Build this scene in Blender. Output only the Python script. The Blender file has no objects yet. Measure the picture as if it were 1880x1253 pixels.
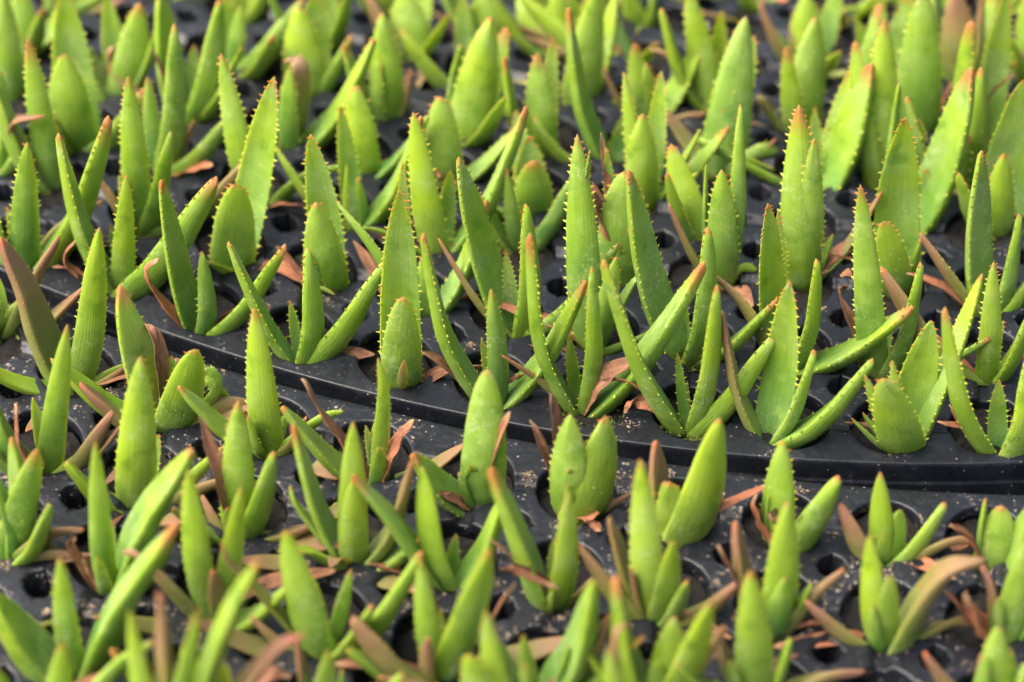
import bpy, math, random
from mathutils import Vector, noise

random.seed(11)
scene = bpy.context.scene
col = scene.collection

# ---------------------------------------------------------------- camera
CAM_H = 0.53186
PITCH = 0.724312
cam_d = bpy.data.cameras.new('camera')
cam_d.sensor_width = 36.0
cam_d.lens = 36.0 * 3700.0 / 1880.0
cam_d.clip_start = 0.02
cam_d.clip_end = 50.0
cam_d.dof.use_dof = True
cam_d.dof.focus_distance = 0.772
cam_d.dof.aperture_fstop = 4.7
cam = bpy.data.objects.new('camera', cam_d)
cam.location = (0.0, 0.0, CAM_H)
cam.rotation_euler = (math.pi / 2 - PITCH, 0.0, 0.0)
col.objects.link(cam)
scene.camera = cam

# ---------------------------------------------------------------- daylight through the greenhouse roof (overcast, very soft)
SUN_EL, SUN_AZ = math.radians(56), math.radians(-100)
world = bpy.data.worlds.new('World')
scene.world = world
world.use_nodes = True
wn = world.node_tree
bg = wn.nodes['Background']
sky = wn.nodes.new('ShaderNodeTexSky')
sky.sky_type = 'NISHITA'
sky.sun_disc = False
sky.sun_elevation = SUN_EL
sky.sun_rotation = SUN_AZ
sky.air_density = 1.0
sky.dust_density = 6.0
sky.ozone_density = 0.4
wn.links.new(sky.outputs[0], bg.inputs[0])
bg.inputs[1].default_value = 0.105
sun_d = bpy.data.lights.new('sun', 'SUN')
sun_d.energy = 2.4
sun_d.angle = math.radians(60)
sun_d.color = (1.0, 0.955, 0.87)
sun = bpy.data.objects.new('sun', sun_d)
sdir = Vector((math.sin(SUN_AZ) * math.cos(SUN_EL), math.cos(SUN_AZ) * math.cos(SUN_EL), math.sin(SUN_EL)))
sun.rotation_euler = sdir.to_track_quat('Z', 'Y').to_euler()
sun.location = sdir * 3
col.objects.link(sun)
scene.view_settings.view_transform = 'Standard'
scene.view_settings.look = 'None'
scene.view_settings.gamma = 1.0
scene.view_settings.exposure = 1.58
scene.view_settings.use_curve_mapping = False
scene.render.engine = 'CYCLES'
scene.cycles.use_denoising = True
scene.cycles.max_bounces = 6
scene.cycles.use_adaptive_sampling = True
scene.cycles.adaptive_threshold = 0.025

# ---------------------------------------------------------------- helpers
def tag(o, label=None, cat=None, group=None, kind=None):
    if label: o['label'] = label
    if cat: o['category'] = cat
    if group: o['group'] = group
    if kind: o['kind'] = kind
    return o

def mesh(name, verts, faces, mat, smooth=True, uvs=None):
    me = bpy.data.meshes.new(name)
    me.from_pydata(verts, [], faces)
    if uvs is not None:
        lay = me.uv_layers.new(name='UVMap')
        n = len(me.loops)
        idx = [0] * n
        me.loops.foreach_get('vertex_index', idx)
        flat = [0.0] * (2 * n)
        for k, vi in enumerate(idx):
            flat[2 * k], flat[2 * k + 1] = uvs[vi]
        lay.data.foreach_set('uv', flat)
    if smooth:
        me.polygons.foreach_set('use_smooth', [True] * len(me.polygons))
    if mat: me.materials.append(mat)
    me.update()
    return me

def obj(name, me, parent=None, loc=None):
    o = bpy.data.objects.new(name, me)
    if loc is not None: o.location = loc
    if parent: o.parent = parent
    col.objects.link(o)
    return o

def smooth(a, b, x):
    t = min(1.0, max(0.0, (x - a) / (b - a)))
    return t * t * (3 - 2 * t)

# ---------------------------------------------------------------- materials
class NT:
    def __init__(s, name):
        s.m = bpy.data.materials.new(name)
        s.m.use_nodes = True
        s.t = s.m.node_tree
        s.b = s.t.nodes['Principled BSDF']
    def n(s, typ, **kw):
        nd = s.t.nodes.new(typ)
        for k, v in kw.items(): setattr(nd, k, v)
        return nd
    def l(s, a, b): s.t.links.new(a, b)
    def put(s, sock, v):
        if hasattr(v, 'links'): s.l(v, sock)
        else: sock.default_value = v
    def math(s, op, a, b=0.0, c=None, clamp=False):
        nd = s.n('ShaderNodeMath', operation=op, use_clamp=clamp)
        s.put(nd.inputs[0], a); s.put(nd.inputs[1], b)
        if c is not None: s.put(nd.inputs[2], c)
        return nd.outputs[0]
    def ramp(s, v, a, b, lo=0.0, hi=1.0):
        nd = s.n('ShaderNodeMapRange', interpolation_type='SMOOTHSTEP')
        for k, x in enumerate((v, a, b, lo, hi)): s.put(nd.inputs[k], x)
        return nd.outputs[0]
    def mix(s, f, a, b, mode='MIX'):
        nd = s.n('ShaderNodeMix', data_type='RGBA', blend_type=mode)
        s.put(nd.inputs['Factor'], f)
        s.put(nd.inputs[6], a if hasattr(a, 'links') else (*a, 1))
        s.put(nd.inputs[7], b if hasattr(b, 'links') else (*b, 1))
        return nd.outputs[2]
    def attr(s, name):
        nd = s.n('ShaderNodeAttribute', attribute_type='OBJECT', attribute_name=name)
        return nd.outputs['Fac']
    def noise(s, vec, scale, detail=2.0, rough=0.5):
        nd = s.n('ShaderNodeTexNoise')
        s.l(vec, nd.inputs['Vector'])
        nd.inputs['Scale'].default_value = scale
        nd.inputs['Detail'].default_value = detail
        nd.inputs['Roughness'].default_value = rough
        return nd.outputs['Fac']
    def bump(s, hgt, strength, dist, normal=None):
        nd = s.n('ShaderNodeBump')
        nd.inputs['Strength'].default_value = strength
        nd.inputs['Distance'].default_value = dist
        s.l(hgt, nd.inputs['Height'])
        if normal: s.l(normal, nd.inputs['Normal'])
        return nd.outputs[0]

def leaf_material():
    k = NT('aloe_leaf_skin')
    tc = k.n('ShaderNodeTexCoord')
    sep = k.n('ShaderNodeSeparateXYZ'); k.l(tc.outputs['UV'], sep.inputs[0])
    u, v = sep.outputs[0], sep.outputs[1]
    rnd = k.n('ShaderNodeObjectInfo').outputs['Random']
    obv = tc.outputs['Object']
    off = k.n('ShaderNodeVectorMath', operation='ADD')
    k.l(obv, off.inputs[0])
    cmb0 = k.n('ShaderNodeCombineXYZ')
    for q in range(3): k.l(rnd, cmb0.inputs[q])
    k.l(cmb0.outputs[0], off.inputs[1])
    pos = off.outputs[0]
    # streak coordinates: fine across, long along
    cmb = k.n('ShaderNodeCombineXYZ')
    k.l(k.math('MULTIPLY', u, 34.0), cmb.inputs[0])
    k.l(k.math('MULTIPLY', v, 2.2), cmb.inputs[1])
    k.l(k.math('MULTIPLY', rnd, 50.0), cmb.inputs[2])
    streak = k.noise(cmb.outputs[0], 2.0, 3.0, 0.6)
    cross = k.n('ShaderNodeCombineXYZ')
    k.l(k.math('MULTIPLY', u, 3.0), cross.inputs[0])
    k.l(k.math('MULTIPLY', v, 60.0), cross.inputs[1])
    k.l(k.math('MULTIPLY', rnd, 31.0), cross.inputs[2])
    crossn = k.noise(cross.outputs[0], 1.0, 2.0, 0.5)
    blotch = k.noise(pos, 110.0, 3.0, 0.55)
    big = k.noise(pos, 38.0, 2.0, 0.5)
    fine = k.noise(pos, 900.0, 2.0, 0.6)
    yel, blu, tip, red = (k.attr(a) for a in ('yellow', 'bluish', 'red_tip', 'ageing'))
    c = k.mix(k.ramp(rnd, 0.0, 1.0), (0.142, 0.280, 0.014), (0.200, 0.335, 0.018))
    c = k.mix(yel, c, (0.290, 0.415, 0.010))
    c = k.mix(blu, c, (0.055, 0.185, 0.040))
    # upper half a touch yellower, foot pale
    c = k.mix(k.math('MULTIPLY', k.ramp(v, 0.20, 0.95), 0.55), c, (0.310, 0.430, 0.020))
    foot = k.math('MULTIPLY', k.ramp(v, 0.20, 0.0), k.math('SUBTRACT', 0.5, k.math('MULTIPLY', blu, 0.4)))
    c = k.mix(foot, c, (0.300, 0.330, 0.050))
    c = k.mix(k.ramp(v, 0.60, 0.12, 0.0, 0.35), c, (0.075, 0.205, 0.022))
    # glaucous bloom on the inner face, patchy
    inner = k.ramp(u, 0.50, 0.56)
    bloom = k.math('MULTIPLY', k.math('ADD', k.math('MULTIPLY', inner, 0.5), 0.5), k.ramp(big, 0.36, 0.62, 0.0, 0.55))
    c = k.mix(bloom, c, (0.215, 0.345, 0.110))
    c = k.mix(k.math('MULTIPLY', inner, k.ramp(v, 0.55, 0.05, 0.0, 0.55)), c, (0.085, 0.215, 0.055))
    # grain
    c = k.mix(k.ramp(streak, 0.38, 0.70, 0.0, 0.36), c, k.mix(0.60, c, (0.33, 0.43, 0.06)))
    c = k.mix(k.ramp(streak, 0.50, 0.25, 0.0, 0.24), c, k.mix(0.45, c, (0.03, 0.09, 0.01)))
    c = k.mix(k.ramp(blotch, 0.52, 0.72, 0.0, 0.50), c, (0.31, 0.43, 0.075))
    c = k.mix(k.ramp(blotch, 0.46, 0.25, 0.0, 0.50), c, (0.055, 0.165, 0.006))
    c = k.mix(k.ramp(crossn, 0.60, 0.75, 0.0, 0.16), c, (0.34, 0.42, 0.10))
    # pale scuffs and dried water marks
    scuff = k.math('MULTIPLY', k.ramp(fine, 0.64, 0.72, 0.0, 0.5), k.ramp(big, 0.48, 0.60))
    c = k.mix(scuff, c, (0.42, 0.48, 0.22))
    mk = k.noise(pos, 75.0, 4.0, 0.65)
    line = k.ramp(k.math('ABSOLUTE', k.math('SUBTRACT', mk, 0.5)), 0.014, 0.004)
    c = k.mix(k.math('MULTIPLY', line, k.ramp(big, 0.50, 0.62, 0.0, 0.5)), c, (0.46, 0.52, 0.26))
    spot = k.n('ShaderNodeTexVoronoi', feature='F1'); k.l(pos, spot.inputs['Vector']); spot.inputs['Scale'].default_value = 260.0
    sc = k.n('ShaderNodeSeparateColor'); k.l(spot.outputs['Color'], sc.inputs[0])
    fleck = k.math('MULTIPLY', k.ramp(spot.outputs['Distance'], 0.20, 0.10), k.math('GREATER_THAN', sc.outputs[0], 0.80))
    c = k.mix(k.math('MULTIPLY', fleck, 0.45), c, k.mix(k.math('GREATER_THAN', sc.outputs[1], 0.75), (0.46, 0.52, 0.22), (0.16, 0.12, 0.03)))
    # thin yellow margin
    mg = k.math('ABSOLUTE', k.math('SUBTRACT', k.math('FRACT', k.math('MULTIPLY', u, 2.0)), 0.5))
    c = k.mix(k.ramp(mg, 0.46, 0.5, 0.0, 0.30), c, (0.42, 0.44, 0.05))
    # ageing: from the tip down to olive, pink brown
    wob = k.math('ADD', v, k.math('MULTIPLY', k.math('SUBTRACT', blotch, 0.5), 0.35))
    ag1 = k.math('MULTIPLY', red, k.ramp(wob, -0.10, 0.45))
    c = k.mix(k.math('MULTIPLY', ag1, 0.75), c, (0.200, 0.155, 0.058))
    ag2 = k.math('MULTIPLY', red, k.ramp(wob, 0.35, 0.92))
    c = k.mix(k.math('MULTIPLY', ag2, 0.9), c, (0.280, 0.118, 0.085))
    lo = k.math('SUBTRACT', 0.985, k.math('MULTIPLY', tip, 0.17))
    tf = k.n('ShaderNodeMapRange', interpolation_type='SMOOTHSTEP')
    k.l(k.math('ADD', v, k.math('ADD', k.math('MULTIPLY', k.math('SUBTRACT', streak, 0.5), 0.14), k.math('MULTIPLY', k.math('SUBTRACT', blotch, 0.5), 0.10))), tf.inputs[0]); k.l(lo, tf.inputs[1]); tf.inputs[2].default_value = 1.0
    c = k.mix(k.math('MULTIPLY', tf.outputs[0], 0.9), c, (0.370, 0.100, 0.035))
    hs = k.n('ShaderNodeHueSaturation'); k.l(c, hs.inputs['Color'])
    hs.inputs['Saturation'].default_value = 0.98; hs.inputs['Value'].default_value = 0.93
    k.l(hs.outputs[0], k.b.inputs['Base Color'])
    k.l(k.ramp(blotch, 0.3, 0.7, 0.33, 0.50), k.b.inputs['Roughness'])
    k.b.inputs['Specular IOR Level'].default_value = 0.30
    k.b.inputs['Subsurface Weight'].default_value = 0.35
    k.b.inputs['Subsurface Radius'].default_value = (0.95, 1.0, 0.10)
    k.b.inputs['Subsurface Scale'].default_value = 0.006
    h = k.math('ADD', k.math('MULTIPLY', streak, 0.8), k.math('MULTIPLY', blotch, 1.2))
    h = k.math('ADD', h, k.math('MULTIPLY', fine, 0.35))
    k.l(k.bump(h, 0.55, 0.0008), k.b.inputs['Normal'])
    return k.m

def dry_material():
    k = NT('dried_leaf_skin')
    tc = k.n('ShaderNodeTexCoord')
    sep = k.n('ShaderNodeSeparateXYZ'); k.l(tc.outputs['UV'], sep.inputs[0])
    u, v = sep.outputs[0], sep.outputs[1]
    rnd = k.n('ShaderNodeObjectInfo').outputs['Random']
    cmb = k.n('ShaderNodeCombineXYZ')
    k.l(k.math('MULTIPLY', u, 22.0), cmb.inputs[0]); k.l(k.math('MULTIPLY', v, 3.0), cmb.inputs[1]); k.l(k.math('MULTIPLY', rnd, 40.0), cmb.inputs[2])
    st = k.noise(cmb.outputs[0], 1.6, 4.0, 0.65)
    bl = k.noise(tc.outputs['Object'], 160.0, 3.0, 0.6)
    c = k.mix(rnd, (0.36, 0.115, 0.050), (0.22, 0.105, 0.062))
    c = k.mix(k.ramp(st, 0.40, 0.70), c, (0.45, 0.215, 0.115))
    c = k.mix(k.ramp(bl, 0.52, 0.32, 0.0, 0.8), c, (0.17, 0.075, 0.040))
    c = k.mix(k.ramp(v, 0.88, 1.0, 0.0, 0.6), c, (0.58, 0.38, 0.20))
    c = k.mix(k.ramp(v, 0.30, 0.0, 0.0, 0.7), c, (0.22, 0.19, 0.055))
    k.l(c, k.b.inputs['Base Color'])
    k.b.inputs['Roughness'].default_value = 0.62
    k.b.inputs['Specular IOR Level'].default_value = 0.3
    k.l(k.bump(k.math('ADD', st, bl), 0.8, 0.0009), k.b.inputs['Normal'])
    return k.m

def tooth_material():
    k = NT('aloe_tooth')
    tc = k.n('ShaderNodeTexCoord')
    sep = k.n('ShaderNodeSeparateXYZ'); k.l(tc.outputs['UV'], sep.inputs[0])
    c = k.mix(k.ramp(sep.outputs[0], 0.0, 0.7), (0.36, 0.43, 0.030), (0.60, 0.56, 0.070))
    c = k.mix(k.ramp(sep.outputs[1], 0.72, 0.97), c, (0.48, 0.16, 0.030))
    c = k.mix(k.ramp(sep.outputs[0], 0.70, 1.0, 0.0, 0.6), c, (0.46, 0.17, 0.04))
    k.l(c, k.b.inputs['Base Color'])
    k.b.inputs['Roughness'].default_value = 0.45
    k.b.inputs['Subsurface Weight'].default_value = 0.2
    k.b.inputs['Subsurface Radius'].default_value = (1, 0.8, 0.3)
    k.b.inputs['Subsurface Scale'].default_value = 0.001
    return k.m

def plastic_material():
    k = NT('black_tray_plastic')
    pos = k.n('ShaderNodeNewGeometry').outputs['Position']
    dirt = k.attr('dirt')
    n1 = k.noise(pos, 55.0, 4.0, 0.6)
    n2 = k.noise(pos, 420.0, 4.0, 0.65)
    n3 = k.noise(pos, 2600.0, 2.0, 0.6)
    c = k.mix(k.ramp(n1, 0.35, 0.7), (0.0048, 0.0058, 0.0088), (0.0105, 0.0122, 0.0175))
    # thin film of dust, then real specks
    film = k.math('MULTIPLY', k.ramp(n2, 0.48, 0.75, 0.0, 0.14), k.math('ADD', 0.10, dirt))
    c = k.mix(film, c, (0.080, 0.075, 0.070))
    vo = k.n('ShaderNodeTexVoronoi', feature='F1'); k.l(pos, vo.inputs['Vector']); vo.inputs['Scale'].default_value = 430.0
    thr = k.math('MULTIPLY', k.math('ADD', 0.13, k.math('MULTIPLY', dirt, 0.09)), k.ramp(n1, 0.35, 0.65, 0.35, 1.5))
    speck = k.math('LESS_THAN', vo.outputs['Distance'], thr)
    pick = k.n('ShaderNodeSeparateColor'); k.l(vo.outputs['Color'], pick.inputs[0])
    speck = k.math('MULTIPLY', speck, k.math('GREATER_THAN', pick.outputs[0], 0.66))
    c = k.mix(k.math('MULTIPLY', speck, 0.8), c, k.mix(pick.outputs[1], (0.15, 0.11, 0.07), (0.24, 0.21, 0.17)))
    scr = k.noise(pos, 33.0, 5.0, 0.7)
    line = k.ramp(k.math('ABSOLUTE', k.math('SUBTRACT', scr, 0.5)), 0.006, 0.001)
    c = k.mix(k.math('MULTIPLY', line, k.ramp(n1, 0.50, 0.60, 0.0, 0.30)), c, (0.16, 0.16, 0.16))
    # sandy crust in patches
    crust = k.math('MULTIPLY', k.ramp(n2, 0.56, 0.66), k.math('MULTIPLY', k.ramp(n1, 0.52, 0.66), dirt))
    c = k.mix(k.math('MULTIPLY', crust, 0.85), c, (0.34, 0.23, 0.14))
    k.l(c, k.b.inputs['Base Color'])
    r = k.math('ADD', k.ramp(n2, 0.3, 0.7, 0.34, 0.50), k.math('MULTIPLY', speck, 0.4), clamp=True)
    k.l(r, k.b.inputs['Roughness'])
    k.b.inputs['Specular IOR Level'].default_value = 0.42
    h = k.math('ADD', k.math('MULTIPLY', n1, 1.5), k.math('MULTIPLY', n3, 0.12))
    h = k.math('ADD', h, k.math('MULTIPLY', crust, 0.6))
    k.l(k.bump(h, 0.35, 0.0012), k.b.inputs['Normal'])
    return k.m

def soil_material():
    k = NT('potting_soil_grain')
    pos = k.n('ShaderNodeNewGeometry').outputs['Position']
    n1 = k.noise(pos, 320.0, 5.0, 0.7)
    n2 = k.noise(pos, 90.0, 3.0, 0.6)
    c = k.mix(k.ramp(n1, 0.35, 0.7), (0.0025, 0.0019, 0.0014), (0.014, 0.010, 0.006))
    c = k.mix(k.ramp(n1, 0.70, 0.76, 0.0, 0.7), c, (0.20, 0.14, 0.08))
    c = k.mix(k.ramp(n2, 0.60, 0.72, 0.0, 0.5), c, (0.06, 0.075, 0.015))
    k.l(c, k.b.inputs['Base Color'])
    k.b.inputs['Roughness'].default_value = 0.95
    k.l(k.bump(n1, 1.0, 0.003), k.b.inputs['Normal'])
    return k.m

def plain(name, lo, hi, scale, rough):
    k = NT(name)
    pos = k.n('ShaderNodeNewGeometry').outputs['Position']
    k.l(k.mix(k.ramp(k.noise(pos, scale, 3.0, 0.6), 0.3, 0.7), lo, hi), k.b.inputs['Base Color'])
    k.b.inputs['Roughness'].default_value = rough
    return k.m

M_LEAF, M_DRY, M_TOOTH = leaf_material(), dry_material(), tooth_material()
M_TRAY, M_SOIL = plastic_material(), soil_material()
M_GRIT = plain('sand_grit', (0.16, 0.11, 0.065), (0.36, 0.27, 0.18), 700.0, 0.9)
M_MOSS = plain('moss', (0.035, 0.060, 0.008), (0.120, 0.150, 0.020), 500.0, 0.9)
M_BENCH = plain('bench_cloth', (0.010, 0.010, 0.011), (0.022, 0.021, 0.020), 300.0, 0.9)

# ---------------------------------------------------------------- bench under the trays
bench = obj('bench_surface', mesh('bench_surface', [(-1.2, -0.2, -0.048), (1.2, -0.2, -0.048), (1.2, 2.0, -0.048), (-1.2, 2.0, -0.048)], [(0, 1, 2, 3)], M_BENCH, False))
tag(bench, 'dark bench cloth under the seedling trays', kind='structure')

# ---------------------------------------------------------------- trays
# the flexible trays are slightly bowed: (u, v) in cell widths -> metres
CB = [(-0.1021813, 0.6350588), (0.0392152, -0.0173555), (0.0051832, 0.0419808), (-0.0001452, 0.0012301), (0.0000504, -0.0002508), (0.0001612, -0.0002230)]
CF = [(-0.0751441, 0.5256832), (0.0389929, -0.0134952), (0.0059450, 0.0402168), (-0.0002685, 0.0009269), (0.0000289, -0.0003688), (0.0000536, -0.0004824)]
FARV = 6.75
def ev(c, i, j):
    b = (1, i, j, i * i, i * j, j * j)
    return Vector((sum(b[q] * c[q][0] for q in range(6)), sum(b[q] * c[q][1] for q in range(6)), 0.0))
TRAYS = {   # name: (coefficients, v shift, first u, last u, first v, last v, dirt)
    'rear': (CB, 0.0, -4, 9, -1, 6, 0.12),
    'front': (CF, 0.0, -5, 8, -5, 1, 1.0),
    'far': (CB, FARV, -2, 9, -1, 2, 0.3),
}
R_CELL, R_DRAIN, NA = 0.385, 0.130, 96
def place(tray, u, v, z=0.0):
    c, sh = TRAYS[tray][0], TRAYS[tray][1]
    p = ev(c, u, v + sh); p.z = z
    # gentle sag and bow of the thin plastic
    p.z += 0.0009 * noise.noise(Vector((u * 0.55, v * 0.55, hash(tray) % 1 + len(tray) * 3.1)))
    return p

def build_tray(tray, label):
    c, sh, u0, u1, v0, v1, dirt = TRAYS[tray]
    V, Fc = [], []
    # rings: (fraction between hole edge and outer bound, radius offset, z)
    lip = [(-0.006, -0.0042), (-0.003, -0.0018), (0.004, -0.0007), (0.014, -0.00012), (0.026, 0.0)]
    for iu in range(u0, u1):
        for iv in range(v0, v1):
            cu, cv = iu + 0.5, iv + 0.5
            corners = []
            for sx in (-1, 1):
                for sy in (-1, 1):
                    ku, kv = iu + (sx > 0), iv + (sy > 0)
                    if u0 < ku < u1 and v0 < kv < v1: corners.append((0.5 * sx, 0.5 * sy))
            start = len(V)
            nr = len(lip) + 7
            for a in range(NA):
                th = 2 * math.pi * a / NA
                dx, dy = math.cos(th), math.sin(th)
                O = 0.5 / max(abs(dx), abs(dy))
                drain = False
                for (kx, ky) in corners:
                    b = dx * kx + dy * ky
                    disc = b * b - (kx * kx + ky * ky - R_DRAIN ** 2)
                    if disc > 0 and b > 0:
                        t = b - math.sqrt(disc)
                        if t < O: O, drain = t, True
                g = 0.0
                def groove(x, y):
                    g = 0.0
                    if abs(x) > abs(y):
                        inside = (iu + (1 if x > 0 else 0)) not in (u0, u1)
                        if inside: g = 1 - smooth(0.062, 0.100, abs(y))
                    else:
                        inside = (iv + (1 if y > 0 else 0)) not in (v0, v1)
                        if inside: g = 1 - smooth(0.062, 0.100, abs(x))
                    return -0.0030 * g
                for q, (dr, z) in enumerate(lip):
                    r = R_CELL + dr
                    x, y = dx * r, dy * r
                    gz = groove(dx * 0.45, dy * 0.45)
                    V.append(place(tray, cu + x, cv + y, z + gz))
                ri = R_CELL + lip[-1][0]
                seq = [0.2, 0.4, 0.6, 0.8, 1.0]
                e = 0.016 if drain else 0.0
                for q, s in enumerate(seq):
                    r = ri + (O - e - ri) * s
                    x, y = dx * r, dy * r
                    V.append(place(tray, cu + x, cv + y, groove(x, y)))
                if drain:
                    V.append(place(tray, cu + dx * (O - 0.004), cv + dy * (O - 0.004), -0.0006))
                    V.append(place(tray, cu + dx * O, cv + dy * O, -0.0260))
                else:
                    V.append(V[-1].copy()); V.append(V[-1].copy())
            for a in range(NA):
                b = (a + 1) % NA
                for q in range(nr - 1):
                    p = [start + a * nr + q, start + a * nr + q + 1, start + b * nr + q + 1, start + b * nr + q]
                    if (V[p[1]] - V[p[0]]).length < 1e-7 and (V[p[2]] - V[p[3]]).length < 1e-7: continue
                    Fc.append(p)
    # rim: rounded edge, side wall and out-turned lip
    prof = [(0.0, 0.0), (0.030, 0.0), (0.052, -0.0004), (0.068, -0.0014), (0.076, -0.0030), (0.082, -0.0085), (0.088, -0.0095), (0.120, -0.0098), (0.130, -0.0106), (0.132, -0.0300)]
    rim = {'rear': 0.36, 'front': 1.25, 'far': 0.5}[tray]
    per = []
    S = 6
    for k in range((u1 - u0) * S): per.append((u0 + k / S, v0, 0, -1))
    for k in range((v1 - v0) * S): per.append((u1, v0 + k / S, 1, 0))
    for k in range((u1 - u0) * S): per.append((u1 - k / S, v1, 0, 1))
    for k in range((v1 - v0) * S): per.append((u0, v1 - k / S, -1, 0))
    cr = {(u0, v0): (-1, -1), (u1, v0): (1, -1), (u1, v1): (1, 1), (u0, v1): (-1, 1)}
    start = len(V); n = len(prof)
    for (u, v, nx, ny) in per:
        if (u, v) in cr: nx, ny = cr[(u, v)]
        wob = 0.010 * noise.noise(Vector((u * 0.9, v * 0.9, 4.2)))
        for q, (d, z) in enumerate(prof):
            dd = d * rim + (wob * rim if q > 1 else 0)
            V.append(place(tray, u + nx * dd, v + ny * dd, z))
    for k in range(len(per)):
        kk = (k + 1) % len(per)
        for q in range(n - 1):
            Fc.append([start + k * n + q, start + k * n + q + 1, start + kk * n + q + 1, start + kk * n + q])
    root = bpy.data.objects.new('seedling_tray', None)
    root.empty_display_size = 0.02
    root.location = ev(c, (u0 + u1) / 2, (v0 + v1) / 2 + sh) + Vector((0, 0, -0.047))
    col.objects.link(root)
    tag(root, label, 'tray', 'black plug trays')
    org = root.location.copy()
    deck = obj('tray_deck', mesh('tray_deck', [p - org for p in V], Fc, M_TRAY), root)
    deck['dirt'] = dirt
    # one cup per cell, sharing a mesh
    n = 32; cv_, cf_ = [], []
    rings = [(1.0, 0.0), (0.97, -0.25), (0.90, -0.6), (0.80, -1.0)]
    for r, z in rings:
        for a in range(n): cv_.append((r * math.cos(2 * math.pi * a / n), r * math.sin(2 * math.pi * a / n), z))
    for q in range(3):
        for a in range(n): cf_.append((q * n + a, q * n + (a + 1) % n, (q + 1) * n + (a + 1) % n, (q + 1) * n + a))
    cf_.append(tuple(3 * n + a for a in range(n)))
    cup = mesh('cell', cv_, cf_, M_TRAY)
    SV, SF = [], []
    for iu in range(u0, u1):
        for iv in range(v0, v1):
            p = place(tray, iu + .5, iv + .5)
            e1 = place(tray, iu + 1.0, iv + .5) - place(tray, iu, iv + .5)
            e2 = place(tray, iu + .5, iv + 1.0) - place(tray, iu + .5, iv)
            o = obj('cell', cup, root)
            k = R_CELL * 1.004
            o.location = p - org + Vector((0, 0, -0.0032))
            o.rotation_euler = (0, 0, math.atan2(e1.y, e1.x))
            o.scale = (e1.length * k, e2.length * k, 0.042)
            o['dirt'] = 0.5
            # soil surface in the cell
            s0 = len(SV); na, nr = 28, 9
            lvl = -0.0058 + random.uniform(-0.0025, 0.001)
            SV.append(p + Vector((0, 0, lvl)))
            for q in range(1, nr + 1):
                for a in range(na):
                    th = 2 * math.pi * a / na; r = R_CELL * 0.975 * q / nr
                    w = place(tray, iu + .5 + r * math.cos(th), iv + .5 + r * math.sin(th))
                    hz = 0.0022 * noise.noise(w * 210) + 0.0013 * noise.noise(w * 620)
                    SV.append(Vector((w.x, w.y, w.z + lvl + hz)))
            for a in range(na): SF.append((s0, s0 + 1 + a, s0 + 1 + (a + 1) % na))
            for q in range(nr - 1):
                for a in range(na):
                    b = (a + 1) % na; x = s0 + 1 + q * na
                    SF.append((x + a, x + na + a, x + na + b, x + b))
    return root, SV, SF

SOIL = {}
for t, lab in (('rear', 'dusty black plastic plug tray in the middle, behind the dark gap'),
               ('front', 'gritty black plastic plug tray nearest the camera'),
               ('far', 'blurred black plastic plug tray farthest from the camera')):
    root, sv, sf = build_tray(t, lab)
    so = obj('potting_soil', mesh('potting_soil', sv, sf, M_SOIL))
    tag(so, {'rear': 'dark potting soil filling the cells of the middle tray', 'front': 'dark potting soil filling the cells of the front tray',
             'far': 'dark potting soil filling the cells of the farthest tray'}[t], 'soil', kind='stuff')

# ---------------------------------------------------------------- aloe plantlets
def catmull(pts, n):
    P = [pts[0] * 2 - pts[1]] + pts + [pts[-1] * 2 - pts[-2]]
    dense = []
    for k in range(1, len(P) - 2):
        p0, p1, p2, p3 = P[k - 1], P[k], P[k + 1], P[k + 2]
        for s in range(24):
            t = s / 24
            dense.append(0.5 * ((2 * p1) + (p2 - p0) * t + (2 * p0 - 5 * p1 + 4 * p2 - p3) * t * t + (3 * p1 - p0 - 3 * p2 + p3) * t ** 3))
    dense.append(pts[-1].copy())
    L = [0.0]
    for a, b in zip(dense, dense[1:]): L.append(L[-1] + (b - a).length)
    out, k = [], 0
    for i in range(n + 1):
        # denser towards the tip
        s = 1 - (1 - i / n) ** 1.25
        d = s * L[-1]
        while k < len(L) - 2 and L[k + 1] < d: k += 1
        f = (d - L[k]) / max(1e-9, L[k + 1] - L[k])
        out.append((dense[k].lerp(dense[k + 1], min(1, max(0, f))), s))
    return out, L[-1]

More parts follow.
